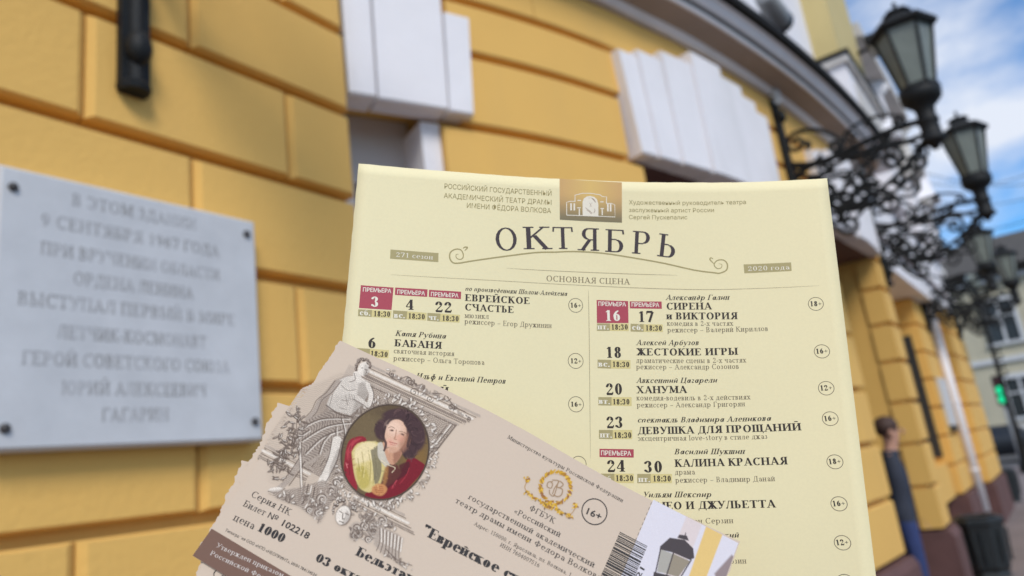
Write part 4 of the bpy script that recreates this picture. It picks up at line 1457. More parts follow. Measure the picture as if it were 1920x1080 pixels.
lin = lambda r, g, b: srgb(r, g, b)[:3]
DK = lin(92, 76, 66); MD = lin(136, 120, 108); LT = lin(174, 158, 144); HL = lin(226, 214, 200)
R_ = random.Random(21)


def hatch(ang, per, duty=.5, wob=1.5):
    a = math.radians(ang)
    def f(X, Y):
        p = X * math.cos(a) + Y * math.sin(a) + wob * np.sin((X * math.sin(a) - Y * math.cos(a)) * .25)
        return np.clip((np.sin(p * 2 * math.pi / per) + (duty * 2 - 1)) * 1.6 + .5, 0, 1)
    return f


A_ = Paint(-2.0, 92.0, 1.0, 80.0, 0.19)


def curl(x, y, r, a0, turns, w=1.6, col=DK, al=.9, flip=1):
    pts = []
    n = int(10 * abs(turns)) + 4
    for i in range(n + 1):
        t = i / n; a = math.radians(a0) + flip * turns * 2 * math.pi * t; rr = r * (1 - .85 * t)
        pts.append((x + rr * math.cos(a), y + rr * math.sin(a)))
    A_.stroke(pts, w, col, al, sub=0)


def cluster(x, y, rx, ry, n, ang=27, dark=.75, size=5):
    """leafy carved ornament: light lobes edged with dark strokes"""
    a = math.radians(ang)
    for i in range(n):
        p = R_.gauss(0, .5) * rx; q = R_.gauss(0, .5) * ry
        px = x + p * math.cos(a) - q * math.sin(a); py = y + p * math.sin(a) + q * math.cos(a)
        th = R_.uniform(0, 360); s_ = size * R_.uniform(.5, 1.2)
        A_.blob(px, py, s_ * 1.1, s_ * .62, th, DK, dark * .75, .5)
        A_.blob(px - s_ * .12, py - s_ * .18, s_ * .8, s_ * .38, th, R_.choice([HL, LT, LT, MD]), .9, .6)


# frame body, in the frame's own directions: e1 along the cornice, e2 down the sides
def fr(a, b): return (690 + a * 186 - b * 118, 704 + a * 88 + b * 176)


A_.poly([fr(-.2, -.02), fr(.93, .05), fr(.86, 1.02), fr(-.10, 1.0)], LT, .55, 2, None)
A_.poly([fr(.02, .05), fr(.93, .05), fr(.86, 1.02), fr(-.05, 1.0)], DK, .55, 2, hatch(117, 3.4, .42))
A_.poly([fr(.0, .05), fr(.93, .05), fr(.86, 1.02), fr(-.05, 1.0)], DK, .32, 2, hatch(27, 4.2, .35))
for a, b, c, d in ((.04, .10, .04, .95), (.90, .08, .83, .96), (.86, .10, .79, .96), (.1, .1, .1, .92)):
    A_.stroke([fr(a, b), fr(c, d)], 1.6, DK, .8, 0)
A_.stroke([fr(.93, .06), fr(.86, 1.0)], 2.2, DK, .85, 0)
A_.stroke([fr(.885, .08), fr(.815, .97)], 2.4, HL, .8, 0)
for k, (o, w, c) in enumerate(((-.11, 4, LT), (-.085, 1.5, DK), (-.06, 5, HL), (-.035, 1.3, DK), (-.01, 5, MD), (.015, 1.6, DK), (.04, 3, LT), (.06, 1.6, DK))):
    x0 = -.02 - (.03 if k > 4 else 0); x1 = 1.06 - .02 * k
    A_.stroke([fr(x0, o + .02), fr(x1, o + .01)], w, c, .85, 0)
for i in range(60):
    t = i / 60; A_.stroke([fr(t, -.005), fr(t + .004, .025)], .9, DK, .7, 0)
# base moulding right and left
for o, w, c in ((.98, 4, LT), (1.0, 1.6, DK), (1.03, 5, HL), (1.06, 1.8, DK), (1.085, 3, MD), (1.1, 1.6, DK)):
    A_.stroke([fr(.52, o), fr(1.02 + (o - 1) * 1.5, o + .01)], w, c, .85, 0)
    A_.stroke([fr(-.42, o - .02), fr(.06, o - .01)], w, c, .8, 0)
# corner fans
for cx, cy, a0 in ((702, 752, 0), (828, 812, 20), (790, 905, 60)):
    for i in range(7):
        a = math.radians(a0 + i * 24); A_.stroke([(cx, cy), (cx + 14 * math.cos(a), cy + 12 * math.sin(a))], 1.2, DK, .6, 0)
# garland above the cornice
for (x, y, n, rx, ry) in ((742, 706, 14, 26, 5), (770, 716, 16, 12, 9), (795, 730, 22, 14, 9), (822, 742, 14, 20, 7), (846, 762, 12, 16, 6), (868, 778, 8, 14, 4)):
    cluster(x, y, rx, ry, n, 27, .7, 4)
for x, y, r, a0, f in ((770, 716, 10, 200, 1), (776, 735, 9, 30, -1), (838, 745, 10, 240, 1), (846, 764, 7, 60, -1), (880, 786, 5, 90, 1), (735, 702, 6, 250, -1), (806, 748, 7, 20, 1)):
    curl(x, y, r, a0, 1.4, 1.6, DK, .85, f)
A_.stroke([(725, 700), (745, 712), (765, 706), (782, 722), (800, 716)], 1.8, DK, .8)
A_.stroke([(812, 738), (835, 740), (850, 760), (872, 772)], 1.8, DK, .8)
# wreath round the oval
OC = (722, 848)
th = 27
for i in range(210):
    a = R_.uniform(0, 2 * math.pi); k = R_.uniform(1.0, 1.17)
    p = 83 * k * math.cos(a); q = 95 * k * math.sin(a)
    c, s_ = math.cos(math.radians(th)), math.sin(math.radians(th))
    x = OC[0] + p * c - q * s_; y = OC[1] + p * s_ + q * c
    s2 = R_.uniform(3, 5.5)
    A_.blob(x, y, s2, s2 * .6, math.degrees(a) + th + R_.uniform(-50, 50), DK, .6, .5)
    A_.blob(x - .8, y - 1, s2 * .75, s2 * .35, math.degrees(a) + th + R_.uniform(-50, 50), R_.choice([HL, LT, HL]), .9, .6)
# standing figure --------------------------------------------------
A_.poly([(628, 712), (600, 745), (590, 775), (560, 800), (552, 815), (585, 830), (620, 860), (650, 800), (672, 780), (690, 745), (690, 716), (672, 704), (650, 704)], MD, .55, 3)
A_.poly([(650, 706), (672, 704), (690, 716), (690, 742), (676, 762), (655, 780), (625, 776), (612, 760), (622, 735), (632, 714)], HL, .95, 2.5)      # torso
A_.poly([(650, 706), (690, 716), (690, 742), (655, 780), (612, 760), (632, 714)], DK, .30, 3, hatch(60, 3.2, .35))
A_.poly([(674, 715), (692, 722), (690, 748), (672, 768), (660, 776), (668, 745)], DK, .35, 4)
for p in (([(640, 722), (652, 732), (668, 730)]), ([(648, 742), (652, 760)]), ([(640, 750), (654, 752)]), ([(636, 764), (650, 768)]), ([(624, 738), (618, 760)])):
    A_.stroke(p, 1.3, DK, .65)
A_.stroke([(634, 716), (618, 738), (600, 752), (590, 772), (576, 786)], 9, LT, .95)      # left arm
A_.stroke([(640, 714), (622, 736), (604, 750), (594, 772), (580, 788)], 1.5, DK, .8)
A_.stroke([(628, 714), (612, 736), (594, 750), (584, 770), (570, 784)], 1.5, DK, .8)
A_.stroke([(690, 722), (696, 740), (690, 760), (678, 752), (664, 742)], 9, HL, .95)      # folded arm and hand
A_.stroke([(695, 722), (701, 742), (693, 765), (678, 757), (662, 748)], 1.6, DK, .85)
A_.blob(662, 742, 8, 5, 30, HL, .95, .3)
for i in range(4): A_.stroke([(656 + i * 3, 738 + i), (654 + i * 3.3, 749 + i)], 1, DK, .7, 0)
A_.stroke([(668, 702), (674, 712)], 12, HL, .95, 0)                                     # neck
A_.stroke([(664, 700), (666, 712), (656, 716)], 1.5, DK, .75)
A_.blob(682, 692, 10.5, 13.5, 20, HL, 1, .18)                                             # head
A_.poly([(684, 682), (694, 688), (692, 702), (685, 706), (681, 700)], DK, .35, 3)
for i in range(46):                                                                      # curls
    a = R_.uniform(150, 385); k = R_.uniform(.85, 1.15)
    x = 681 + 13 * k * math.cos(math.radians(a)); y = 688 + 14 * k * math.sin(math.radians(a))
    A_.blob(x, y, 3.2, 1.8, R_.uniform(0, 180), R_.choice([DK, DK, MD]), .85, .5)
    A_.blob(x - 1, y - 1, 1.6, .9, R_.uniform(0, 180), LT, .8, .5)
for p in (([(684, 692), (689, 694)]), ([(678, 690), (681, 690)]), ([(686, 694), (688, 699), (685, 700)]), ([(682, 703), (687, 703)])):
    A_.stroke(p, 1.3, DK, .9, 0)
# drapery
A_.poly([(620, 768), (655, 778), (662, 792), (648, 830), (640, 858), (618, 870), (604, 850), (590, 868), (566, 872), (556, 850), (548, 818), (566, 792), (590, 780)], LT, .9, 2)
A_.poly([(620, 768), (655, 778), (662, 792), (648, 830), (604, 850), (566, 872), (548, 818), (566, 792)], DK, .55, 3, hatch(150, 6, .45, 4))
for p in (([(560, 806), (600, 786), (654, 784)]), ([(566, 826), (610, 800), (656, 792)]), ([(572, 850), (604, 820), (640, 806)]), ([(598, 850), (606, 828), (620, 812)]), ([(640, 784), (646, 812), (640, 850)]), ([(630, 800), (628, 830), (612, 866)]), ([(552, 824), (580, 806)])):
    A_.stroke(p, 2.2, DK, .85); A_.stroke([(x + 2.5, y + 2) for x, y in p], 2, HL, .8)
A_.stroke([(612, 760), (636, 776), (662, 782)], 3, DK, .8)
# legs
A_.stroke([(632, 826), (624, 860), (610, 892), (604, 905)], 17, HL, .95)
A_.stroke([(640, 828), (632, 862), (618, 892), (610, 906)], 2, DK, .85)
A_.stroke([(622, 826), (616, 858), (602, 890)], 1.6, DK, .8)
A_.poly([(634, 840), (641, 846), (626, 880), (617, 893), (620, 872)], DK, .4, 3)
A_.stroke([(566, 862), (552, 884), (536, 905), (520, 918)], 10, LT, .95)
A_.stroke([(571, 866), (558, 888), (542, 910)], 2, DK, .85); A_.stroke([(560, 860), (546, 882), (530, 902)], 1.8, DK, .85)
A_.blob(516, 918, 13, 4.5, -8, HL, .95, .3); A_.stroke([(503, 921), (520, 924), (534, 916)], 2, DK, .9)
A_.blob(540, 926, 10, 4, 20, LT, .95, .3); A_.stroke([(530, 928), (545, 931)], 2, DK, .9)
# staff and foliage
A_.stroke([(562, 830), (567, 946)], 3, HL, .95, 0); A_.stroke([(565.5, 830), (569.5, 946)], 1.2, DK, .9, 0); A_.stroke([(560, 830), (564.5, 946)], 1.2, DK, .9, 0)
A_.stroke([(560, 765), (556, 800), (562, 835)], 1.6, DK, .8)
for i in range(95):
    t = R_.random(); x = 556 - 34 * t + R_.gauss(0, 11); y = 778 + 112 * t + R_.gauss(0, 9)
    a = R_.uniform(-100, 40)
    A_.blob(x, y, 7, 2.3, a, DK, .85, .4)
    A_.blob(x + .5, y - .8, 4.5, .9, a, R_.choice([LT, MD, HL]), .8, .5)
cluster(560, 770, 3, 8, 8, 0, .8, 3)
# rocky plinth under the feet and the scrolled lower edge
A_.poly([(504, 920), (560, 915), (606, 900), (640, 915), (620, 945), (600, 980), (560, 950), (520, 935)], LT, .8, 4)
A_.poly([(504, 925), (560, 915), (606, 900), (640, 915), (600, 980), (560, 950), (520, 935)], DK, .6, 4, hatch(80, 4, .5, 3))
for i in range(7):
    A_.stroke([(572 + i * 6, 905 + i * 3), (566 + i * 6, 930 + i * 5), (560 + i * 6, 938 + i * 7)], 2.4, R_.choice([DK, HL, MD]), .85)
for x, y, r, a0, f in ((604, 935, 11, 180, 1), (596, 962, 9, 30, -1), (580, 955, 7, 90, 1), (622, 920, 12, 250, 1), (630, 905, 8, 0, -1), (668, 990, 12, 180, -1), (684, 985, 10, 60, 1), (700, 1000, 14, 200, 1), (664, 1004, 10, 90, -1), (716, 975, 10, 300, 1), (690, 1010, 8, 10, 1)):
    A_.blob(x, y, r, r, 0, LT, .8, .4); curl(x, y, r, a0, 1.5, 2.4, DK, .85, f); curl(x + 1.5, y + 1.5, r * .8, a0, 1.3, 1.3, HL, .8, f)
for x, y, rx, ry, n in ((540, 935, 22, 6, 26), (590, 945, 26, 12, 46), (625, 925, 16, 12, 30), (656, 945, 26, 8, 30), (690, 970, 20, 12, 46), (705, 990, 22, 14, 46), (672, 1000, 16, 12, 30), (730, 985, 12, 10, 20)):
    cluster(x, y, rx, ry, n, 30, .8, 4.5)
# mask
A_.blob(644, 966, 15, 20, 18, DK, .8, .2); A_.blob(643, 966, 13, 18, 18, HL, 1, .15)
A_.poly([(650, 955), (657, 966), (650, 984), (640, 986), (646, 970)], DK, .4, 3)
for p in (([(636, 958), (641, 961)]), ([(647, 962), (653, 965)]), ([(643, 962), (642, 973), (646, 973)]), ([(636, 977), (644, 980)])): A_.stroke(p, 1.7, DK, .95, 0)
for i in range(44):
    a = R_.uniform(165, 375); k = R_.uniform(.95, 1.3)
    x = 646 + 17 * k * math.cos(math.radians(a)); y = 958 + 19 * k * math.sin(math.radians(a))
    A_.blob(x, y, 3.6, 2.2, R_.uniform(0, 180), R_.choice([DK, MD, DK]), .85, .4); A_.blob(x, y - 1, 1.8, 1, 0, HL, .8, .5)
# fluted shell
A_.poly([(708, 985), (745, 1000), (757, 1010), (746, 1050), (722, 1044), (700, 1020)], LT, .9, 3)
for i in range(7):
    A_.stroke([(712 + i * 6.5, 990 + i * 3), (712 + i * 6, 1015 + i * 3), (706 + i * 7, 1032 + i * 4)], 1.8, DK, .75)
    A_.stroke([(715 + i * 6.5, 991 + i * 3), (715 + i * 6, 1016 + i * 3)], 2.2, HL, .9, 0)
cluster(745, 1052, 26, 5, 30, 30, .7, 3.5)
A_.stroke([(724, 1030), (745, 1050), (772, 1060)], 2, DK, .7)

# even out the etching: fine grain and hatching over everything, lights kept on the figure
A_.C[..., :3] *= (1 + 0.10 * rng.randn(*A_.C.shape[:2]))[..., None]
A_.C[..., :3] = np.clip(A_.C[..., :3], 0, 1)
A_.poly([(505, 760), (640, 700), (700, 700), (700, 790), (650, 870), (560, 920), (505, 900)], DK, .22, 8, hatch(100, 3.6, .45, 2))
A_.poly([(600, 745), (690, 735), (692, 765), (660, 782), (600, 800)], DK, .28, 6, hatch(20, 3.0, .45, 1))
# oval portrait: a plain sitter in a red cloak ---------------------
th_ = 27
A_.blob(OC[0], OC[1], 81.5, 93, th_, lin(70, 55, 45), 1, .03)
A_.blob(OC[0], OC[1], 78, 89.5, th_, lin(102, 84, 58), 1, .03)
P0 = A_.C.copy()
z = lambda x, y: (560 + x / 3.375, 640 + y / 3.375)
def PB_(x, y, rx, ry, ang, col, al=1, soft=.3): A_.blob(*z(x, y), rx / 3.375, ry / 3.375, ang, lin(*col), al, soft)
def PP(pts, col, al=1, soft=1.6, tex=None): A_.poly([z(*p) for p in smooth(list(pts) + [pts[0]], 3)], lin(*col), al, soft, tex)
def PSk(pts, w, col, al=1): A_.stroke([z(*p) for p in pts], w, lin(*col), al)
PB_(470, 560, 150, 160, 0, (112, 94, 66), .8, .9); PB_(740, 760, 90, 170, 0, (128, 96, 50), .8, .9); PB_(640, 440, 160, 60, 0, (84, 66, 48), .7, .9)
PP([(285, 800), (300, 680), (330, 618), (405, 600), (430, 640), (372, 690), (352, 790), (372, 930), (340, 940), (300, 880)], (140, 34, 46))
PP([(300, 700), (340, 630), (400, 612), (340, 660), (318, 760)], (178, 62, 70), .8, 2)
PSk([(292, 800), (304, 870), (330, 920)], 2, (95, 20, 30), .7); PSk([(330, 660), (318, 740), (322, 830)], 1.5, (100, 22, 32), .6); PSk([(300, 770), (308, 800)], 1.5, (225, 130, 130), .7)
PP([(420, 960), (520, 925), (590, 860), (660, 800), (700, 730), (770, 760), (800, 800), (720, 900), (640, 975), (520, 1000), (430, 990)], (118, 22, 36))
PP([(640, 780), (700, 760), (690, 830), (600, 900), (560, 930), (560, 860)], (78, 24, 32), .9, 3)
PP([(335, 700), (372, 648), (450, 632), (520, 650), (548, 720), (560, 790), (548, 860), (470, 950), (400, 940), (362, 880), (345, 800)], (206, 186, 122), 1, 2.5)
PP([(352, 690), (400, 645), (480, 640), (510, 700), (480, 740), (420, 760), (360, 770)], (228, 208, 162), .9, 5)
PP([(360, 800), (420, 790), (450, 900), (400, 935), (370, 880)], (176, 158, 70), .7, 5)
for p in (([(400, 700), (410, 780), (400, 860)]), ([(440, 690), (455, 780), (450, 880)]), ([(375, 740), (385, 820)]), ([(480, 720), (490, 800), (470, 900)])):
    PSk(p, 1.6, (140, 122, 60), .6); PSk([(x + 10, y) for x, y in p], 1.4, (232, 216, 160), .5)
PP([(455, 690), (500, 660), (515, 720), (525, 800), (510, 880), (480, 900), (470, 800)], (112, 104, 84), .85, 2)
PP([(500, 645), (530, 640), (560, 700), (580, 770), (560, 800), (520, 760), (500, 720)], (196, 186, 170), .95, 2)
PP([(560, 780), (620, 780), (650, 830), (590, 900), (520, 930), (530, 860)], (92, 46, 40), .9, 4)
PP([(545, 800), (568, 795), (556, 890), (532, 910)], (170, 118, 66), .7, 4)
PSk([(520, 750), (560, 780), (610, 800), (590, 830)], 1.6, (225, 205, 170), .8)
for (x, y, rx, ry) in ((650, 500, 115, 75), (528, 560, 48, 68), (742, 600, 62, 100), (700, 690, 52, 52), (620, 470, 90, 40), (720, 530, 70, 60)):
    PB_(x, y, rx, ry, 0, (70, 48, 50), 1, .3)
for i in range(70):
    a = R_.uniform(0, 6.28); x = R_.choice([528, 742, 700, 650, 735]); y = {528: 560, 742: 600, 700: 690, 650: 475, 735: 540}[x]
    PSk([(x + 50 * math.cos(a), y + 60 * math.sin(a)), (x + 44 * math.cos(a + .5), y + 52 * math.sin(a + .5)), (x + 30 * math.cos(a + .9), y + 40 * math.sin(a + .9))], 1.6, R_.choice([(48, 30, 34), (96, 70, 68), (60, 40, 42)]), .6)
PP([(530, 640), (560, 640), (640, 690), (650, 720), (600, 780), (560, 750)], (196, 146, 116), 1, 2)
PP([(600, 690), (650, 690), (640, 740), (600, 770)], (140, 92, 72), .7, 4)
PB_(612, 596, 68, 108, 14, (214, 172, 146), 1, .14)
PB_(604, 545, 50, 44, 10, (232, 196, 172), .8, .8); PB_(668, 640, 30, 60, 20, (166, 116, 92), .75, .8); PB_(575, 640, 26, 24, 0, (222, 160, 138), .6, .8)
PB_(640, 612, 26, 24, 0, (216, 150, 126), .5, .9); PB_(600, 683, 34, 16, 10, (190, 140, 112), .6, .8)
PSk([(566, 548), (588, 540), (606, 550)], 1.3, (112, 78, 64), .75); PSk([(636, 570), (660, 572), (684, 586)], 1.3, (112, 78, 64), .75)
PSk([(548, 540), (536, 600), (552, 650), (540, 690)], 4.5, (62, 42, 44), .9)
PSk([(672, 520), (706, 580), (690, 660), (720, 720)], 5, (62, 42, 44), .8)
PSk([(560, 520), (590, 492), (640, 490), (680, 520)], 4, (62, 42, 44), .85)
PB_(588, 563, 15, 8, 8, (150, 108, 90), .6, .8); PB_(656, 587, 15, 8, 14, (150, 108, 90), .6, .8)
PB_(590, 563, 8, 4, 8, (60, 40, 36), .9, .6); PB_(658, 588, 8, 4, 14, (60, 40, 36), .9, .6)
PSk([(618, 560), (612, 600), (604, 616), (618, 622)], 1.5, (160, 108, 86), .85)
PSk([(574, 636), (596, 642), (622, 648)], 1.7, (170, 92, 84), .9); PSk([(580, 650), (600, 656), (614, 656)], 1.5, (190, 110, 100), .7)
PP([(466, 920), (500, 900), (545, 910), (560, 940), (530, 975), (490, 972), (462, 950)], (196, 134, 84), .95, 3)
for i in range(4): PSk([(478 + i * 4, 925 + i * 11), (535, 918 + i * 12)], 1.2, (150, 80, 50), .8)
PSk([(620, 880), (600, 910), (590, 930)], 2, (190, 70, 80), .8); PSk([(700, 800), (680, 850), (640, 900)], 1.8, (170, 50, 60), .6)
# broken brushwork over the whole sitter
fx, fy = A_.X.ravel(), A_.Y.ravel()
near = np.where((np.abs(fx - OC[0]) < 84) & (np.abs(fy - OC[1]) < 92))[0]
for i in range(520):
    k_ = near[R_.randrange(len(near))]
    x_, y_ = fx[k_], fy[k_]
    if A_.C.reshape(-1, 4)[k_, 3] < .9: continue
    face_ = (x_ - 741) ** 2 / 24 ** 2 + (y_ - 815) ** 2 / 33 ** 2 < 1
    c_0 = A_.C.reshape(-1, 4)[k_, :3] * (1 + R_.uniform(-.22, .26) * (.35 if face_ else 1))
    a_0 = R_.uniform(-.6, 1.9); L_0 = R_.uniform(2, 6) * (.5 if face_ else 1)
    A_.stroke([(x_, y_), (x_ + L_0 * math.cos(a_0), y_ + L_0 * math.sin(a_0))], R_.uniform(1.2, 2.8), tuple(np.clip(c_0, 0, 1)), .55, 0)
# keep the sitter inside the oval
a_ = math.radians(th_)
dx = A_.X - OC[0]; dy = A_.Y - OC[1]
dd = np.sqrt(((dx * math.cos(a_) + dy * math.sin(a_)) / 78) ** 2 + ((-dx * math.sin(a_) + dy * math.cos(a_)) / 89.5) ** 2)
out_ = (dd > 1.0)
A_.C[out_] = P0[out_]
A_.C[..., :3] *= (1 + 0.05 * rng.randn(*A_.C.shape[:2]))[..., None]
A_.C[..., :3] = np.clip(A_.C[..., :3], 0, 1)
A_.build(TK, 'etched_picture', INK['ticketart'], 6e-5)

# stub picture: white sky, a yellow stripe and a lantern
B_ = Paint(135.6, 168.2, 0.3, 36.0, 0.2)
full = np.ones(B_.U.shape); B_.over(full, lin(214, 208, 214), 1)
B_.poly([(1290, 960), (1316, 985), (1270, 1100), (1235, 1100)], lin(214, 196, 190), .8, 3)
B_.poly([(1328, 975), (1356, 1000), (1318, 1100), (1285, 1100)], lin(222, 186, 110), .95, 2)
B_.poly([(1372, 1040), (1400, 1060), (1350, 1120), (1340, 1075)], lin(120, 95, 88), .8, 4)
dk = lin(74, 66, 68)
B_.poly([(1238, 1024), (1256, 1008), (1284, 1012), (1300, 1028), (1302, 1046), (1294, 1050), (1262, 1036), (1237, 1030)], dk, 1, 1)
B_.poly([(1270, 1008), (1274, 1002), (1288, 1004), (1292, 1014)], dk, 1, 1); B_.stroke([(1284, 1006), (1286, 999)], 1.6, dk, 1, 0)
B_.poly([(1239, 1030), (1262, 1038), (1250, 1075), (1232, 1072)], lin(168, 162, 152), 1, 1)
B_.poly([(1263, 1038), (1294, 1052), (1272, 1082), (1251, 1076)], lin(148, 136, 118), 1, 1)
for p in (([(1239, 1028), (1229, 1075)]), ([(1263, 1036), (1250, 1078)]), ([(1296, 1050), (1274, 1086)])): B_.stroke(p, 2.4, dk, 1, 0)
B_.poly([(1226, 1072), (1252, 1078), (1276, 1086), (1262, 1110), (1222, 1100)], dk, 1, 1)
B_.C[..., :3] *= (1 + .02 * rng.randn(*B_.U.shape))[..., None]
B_.build(TK, 'stub_picture', INK['ticketart'], 6e-5)

# gilt emblem: wreath ring, monogram, garlands
E_ = Paint(88, 118, 3.0, 30, 0.16)
gd = [lin(196, 148, 40), lin(168, 118, 40), lin(222, 180, 70), lin(150, 100, 60), lin(206, 160, 40)]
for i in range(170):
    a = R_.uniform(0, 6.283)
    x = 1041.7 + (28 + R_.uniform(-2.5, 2.5)) * math.cos(a); y = 914 + (30 + R_.uniform(-2.5, 2.5)) * math.sin(a)
    E_.blob(x, y, 3.4, 1.7, math.degrees(a) + R_.uniform(20, 70), R_.choice(gd), .9, .4)
def garl(pts, n, w):
    P = smooth(pts, 8)
    for i in range(n):
        p = R_.choice(P); E_.blob(p[0] + R_.gauss(0, w), p[1] + R_.gauss(0, w), 2.6, 1.6, R_.uniform(0, 180), R_.choice(gd + [lin(120, 90, 50)]), .85, .4)
garl([(984, 920), (992, 926), (1000, 934), (1012, 938), (1020, 945), (1030, 950)], 60, 1.8)
garl([(1030, 950), (1044, 955), (1052, 962), (1062, 964), (1072, 968)], 60, 1.8)
garl([(1022, 945), (1030, 950), (1040, 948)], 40, 3.2)
for (x, y) in ((989, 899), (1079, 949)): 
    for i in range(14): E_.blob(x + R_.gauss(0, 2.2), y + R_.gauss(0, 2.2), 2.4, 1.6, R_.uniform(0, 180), R_.choice(gd), .9, .4)
E_.stroke([(988, 903), (984, 912), (986, 920)], 1.3, gd[1], .9); E_.stroke([(1078, 953), (1074, 960), (1068, 966)], 1.3, gd[1], .9)
mc = lin(150, 118, 84)
E_.stroke([(1036, 903), (1028, 904), (1026, 912), (1033, 915), (1036, 908), (1033, 903)], 1.8, mc, .95)
E_.stroke([(1036, 900), (1048, 902), (1040, 915), (1036, 926)], 1.8, mc, .95)
E_.stroke([(1050, 902), (1056, 908), (1050, 914), (1043, 913), (1054, 917), (1053, 927), (1046, 931), (1038, 928)], 2.0, mc, .95)
E_.stroke([(1047, 903), (1042, 920), (1038, 930), (1031, 926), (1030, 919)], 1.8, mc, .95)
E_.build(TK, 'gilt_emblem', INK['ticketart'], 6.6e-5)
# ================================================================ wall lanterns on scrolled iron brackets
# local frame: +X away from the wall, Z up, origin at the foot of the lantern stem's height on the wall
ARM = 0.488 * D


def bez(p0, p1, p2, p3, n=10):
    return [tuple(((1 - t) ** 3) * p0[k] + 3 * (1 - t) ** 2 * t * p1[k] + 3 * (1 - t) * t * t * p2[k] + t ** 3 * p3[k] for k in range(2)) for t in [i / n for i in range(n + 1)]]


def spiral(cx, cz, r, a0, turns, n=18, k=.82):
    return [(cx + r * (1 - k * i / n) * math.cos(math.radians(a0) + turns * 2 * math.pi * i / n), cz + r * (1 - k * i / n) * math.sin(math.radians(a0) + turns * 2 * math.pi * i / n)) for i in range(n + 1)]


def cscroll(x0, z0, r0_, x1, z1, r1, side=1):
    """C scroll: a spiral at each end joined by an arc"""
    dx, dz = x1 - x0, z1 - z0
    base = math.degrees(math.atan2(dz, dx))
    s0 = spiral(x0, z0, r0_, base + side * 90, side * 1.35)[::-1]
    s1 = spiral(x1, z1, r1, base + side * 90, -side * 1.35)
    a, b = s0[-1], s1[0]
    L = math.hypot(dx, dz)
    nx, nz = -dz / L * side, dx / L * side
    mid = bez(a, (a[0] + dx * .3 + nx * L * .16, a[1] + dz * .3 + nz * L * .16), (b[0] - dx * .3 + nx * L * .16, b[1] - dz * .3 + nz * L * .16), b)
    return s0 + mid[1:-1] + s1


def iron(parent, name, pts, r, n=6, y=0.0, flat=1.0):
    b = MB()
    b.tube([(x, y, z) for x, z in pts], r, n, flat)
    return b.build(name, M['iron'], parent, True, off=LOCAL)


